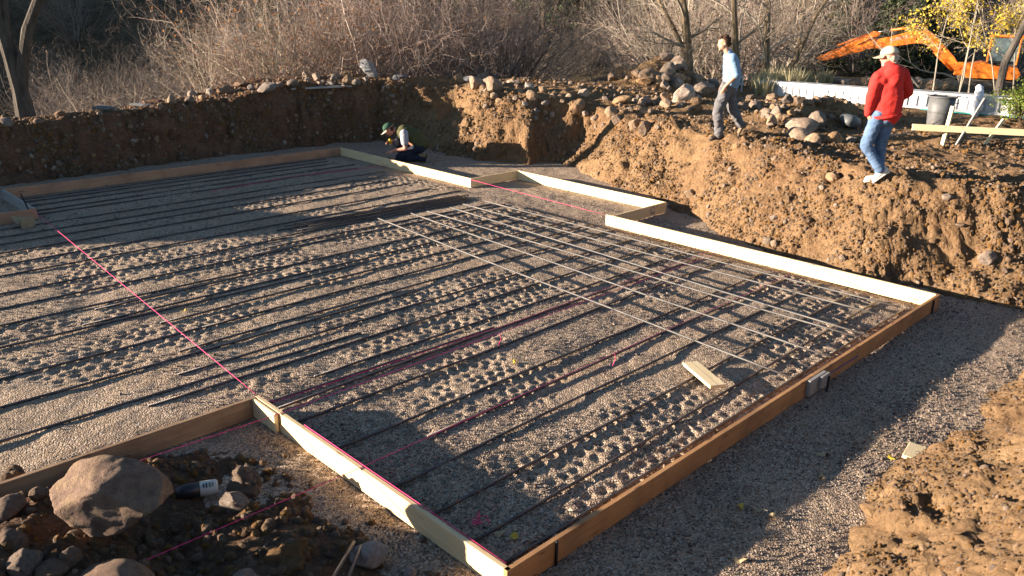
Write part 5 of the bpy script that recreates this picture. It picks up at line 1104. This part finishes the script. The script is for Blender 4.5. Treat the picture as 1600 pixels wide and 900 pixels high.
# ------------------------------------------------------------------ orange excavator
ex, ey = st(32.0, 20.8)
EZ = gz(ex, ey)
xc = tag(empty('excavator', (ex, ey, EZ), math.radians(-73)), 'orange mini excavator with its arm stretched out behind the aspens', 'excavator'); xc.scale = (1.08, 1.0, 1.0)
def ebox(name, c, size, mat, par=None, rot=None, bev=.02): return link(name, box_me(c, size, rot, bev), mat, par or xc)
def plate(name, pts, y0, th, mat, par=None):
    """thick plate from a side outline in the X-Z plane"""
    bm = bmesh.new(); a = [bm.verts.new((x, y0-th/2, z)) for x, z in pts]; b = [bm.verts.new((x, y0+th/2, z)) for x, z in pts]; n = len(pts)
    bm.faces.new(a); bm.faces.new(b[::-1])
    for i in range(n): bm.faces.new((a[i], a[(i+1) % n], b[(i+1) % n], b[i]))
    bmesh.ops.bevel(bm, geom=bm.edges[:], offset=.012, segments=1, affect='EDGES'); return link(name, bm_mesh(bm), mat, par or xc)
for sy in (-.62, .62):
    tr = plate('track', [(-1.05, .02), (1.05, .02), (1.25, .2), (1.22, .42), (1.05, .5), (-1.05, .5), (-1.22, .42), (-1.25, .2)], sy, .32, 'rubber')
    for k in range(5): link('roller', tube_me([(-.9+.45*k, sy-.18, .25), (-.9+.45*k, sy+.18, .25)], .12, 12), 'bare_steel_dirty', tr)
ebox('chassis', (0, 0, .42), (1.5, .95, .25), 'bare_steel_dirty'); 
plate('upper_body', [(-1.0, .62), (.75, .62), (.85, .85), (.70, 1.12), (-.1, 1.15), (-.55, 1.3), (-1.1, 1.2), (-1.22, .9)], 0, 1.45, 'orange_paint')
cb = ebox('cab_floor', (.15, .38, 1.17), (1.1, .62, .05), 'bare_steel_dirty')
for (x0, y0) in ((-.36, .1), (.66, .1), (-.36, .66), (.66, .66)): ebox('pillar', (x0, y0, 1.75), (.07, .07, 1.15), 'orange_paint', cb)
ebox('cab_roof', (.15, .38, 2.36), (1.2, .72, .10), 'orange_paint', cb, None, .04); ebox('window', (.15, .085, 1.80), (.94, .012, .95), 'cab_glass', cb, None, 0); ebox('window', (-.355, .38, 1.80), (.012, .48, .95), 'cab_glass', cb, None, 0); ebox('seat', (0, .38, 1.35), (.42, .42, .32), 'black_plastic', cb, None, .05)
plate('blade', [(1.5, .05), (1.62, .0), (1.66, .35), (1.58, .38)], 0, 1.6, 'orange_paint')
ebox('swing_post', (-1.32, 0, .95), (.32, .30, .55), 'orange_paint')
BM = [(-1.30, 1.02), (-1.55, 1.42), (-2.45, 2.36), (-2.78, 2.56), (-3.05, 2.54), (-4.25, 2.16), (-4.95, 1.90), (-4.97, 1.62), (-4.35, 1.68), (-3.10, 1.96), (-2.72, 1.94), (-2.12, 1.46), (-1.36, .78)]
bmo = plate('boom', BM, 0, .17, 'orange_paint')
ar = plate('arm', [(-4.45, 2.36), (-4.75, 2.42), (-5.0, 2.22), (-5.85, 1.72), (-6.75, 1.24), (-6.92, 1.05), (-6.75, .93), (-5.8, 1.27), (-5.0, 1.55), (-4.75, 1.80)], 0, .15, 'orange_paint')
def cyl(name, a, b, r, mat, par): return link(name, tube_me([(a[0], a[2] if len(a) > 2 else 0, a[1]), (b[0], b[2] if len(b) > 2 else 0, b[1])], r, 12), mat, par)
c1 = cyl('boom_cylinder', (-1.55, .85), (-2.35, 1.62), .055, 'orange_paint', xc); cyl('piston_rod', (-2.33, 1.60), (-2.80, 2.10), .03, 'steel', c1)
c2 = cyl('arm_cylinder', (-2.75, 2.72), (-4.10, 2.47), .055, 'orange_paint', xc); cyl('piston_rod', (-4.08, 2.47), (-4.62, 2.37), .03, 'steel', c2)
c3 = cyl('bucket_cylinder', (-5.0, 2.25), (-6.1, 1.72), .045, 'orange_paint', xc); cyl('piston_rod', (-6.1, 1.72), (-6.85, 1.34), .025, 'steel', c3)
cyl('link_bar', (-6.85, 1.34), (-7.05, 1.05), .03, 'bare_steel_dirty', xc)
bk = plate('bucket', [(-6.75, 1.06), (-7.08, 1.12), (-7.22, .85), (-7.15, .62), (-6.9, .50), (-6.62, .62), (-6.60, .74), (-6.85, .68), (-6.98, .80), (-6.9, .95)], 0, .50, 'bare_steel_dirty')
for k in range(4): link('tooth', box_me((-6.56, -.19+.127*k, .68), (.12, .05, .04), Euler((0, -.5, 0)), .004), 'steel', bk)
for k, off in enumerate((-.05, .0, .05)):
    link('hose', tube_me([(-2.0, off-.10, 1.9), (-2.6, off-.10, 2.50), (-3.2, off-.10, 2.58), (-4.2, off-.10, 2.22), (-4.7, off-.10, 2.15), (-5.3, off-.10, 1.80)], .014, 6), 'black_plastic', bmo)
tx = bpy.data.curves.new('lettering', 'FONT'); tx.body = 'KUBOTA'; tx.size = .17; tx.extrude = .001; tx.align_x = 'CENTER'
to = bpy.data.objects.new('lettering_tmp', tx); COL.objects.link(to); tm_ = bpy.data.meshes.new_from_object(to.evaluated_get(bpy.context.evaluated_depsgraph_get())); bpy.data.objects.remove(to)
lt = link('boom_lettering', tm_, 'white_paint', bmo, (-3.72, -.088, 2.08), (math.pi/2, -math.radians(17), 0))
# the road cut across the valley side
RS = np.linspace(-16, 14, 40); rv, rf = [], []
for k, t in enumerate(RS):
    s_ = 42.3+.6*math.sin(t*.2); x0, y0 = st(s_, t); zr = float(soil_h(np.array([x0]), np.array([y0]))[0])*0+2.2
    for (ds, dz) in ((-2.2, -1.6), (-1.8, 0), (1.8, .02), (2.4, 1.2)): x, y = st(s_+ds, t); rv.append((x, y, zr+dz))
    if k:
        for j in range(3): rf.append((4*k-4+j, 4*k+j, 4*k+j+1, 4*k-3+j))
plain('asphalt', (.07, .07, .072), .9, 0, .2, .2, 3); tag(link('road', me_from(rv, rf), 'asphalt'), kind='structure')
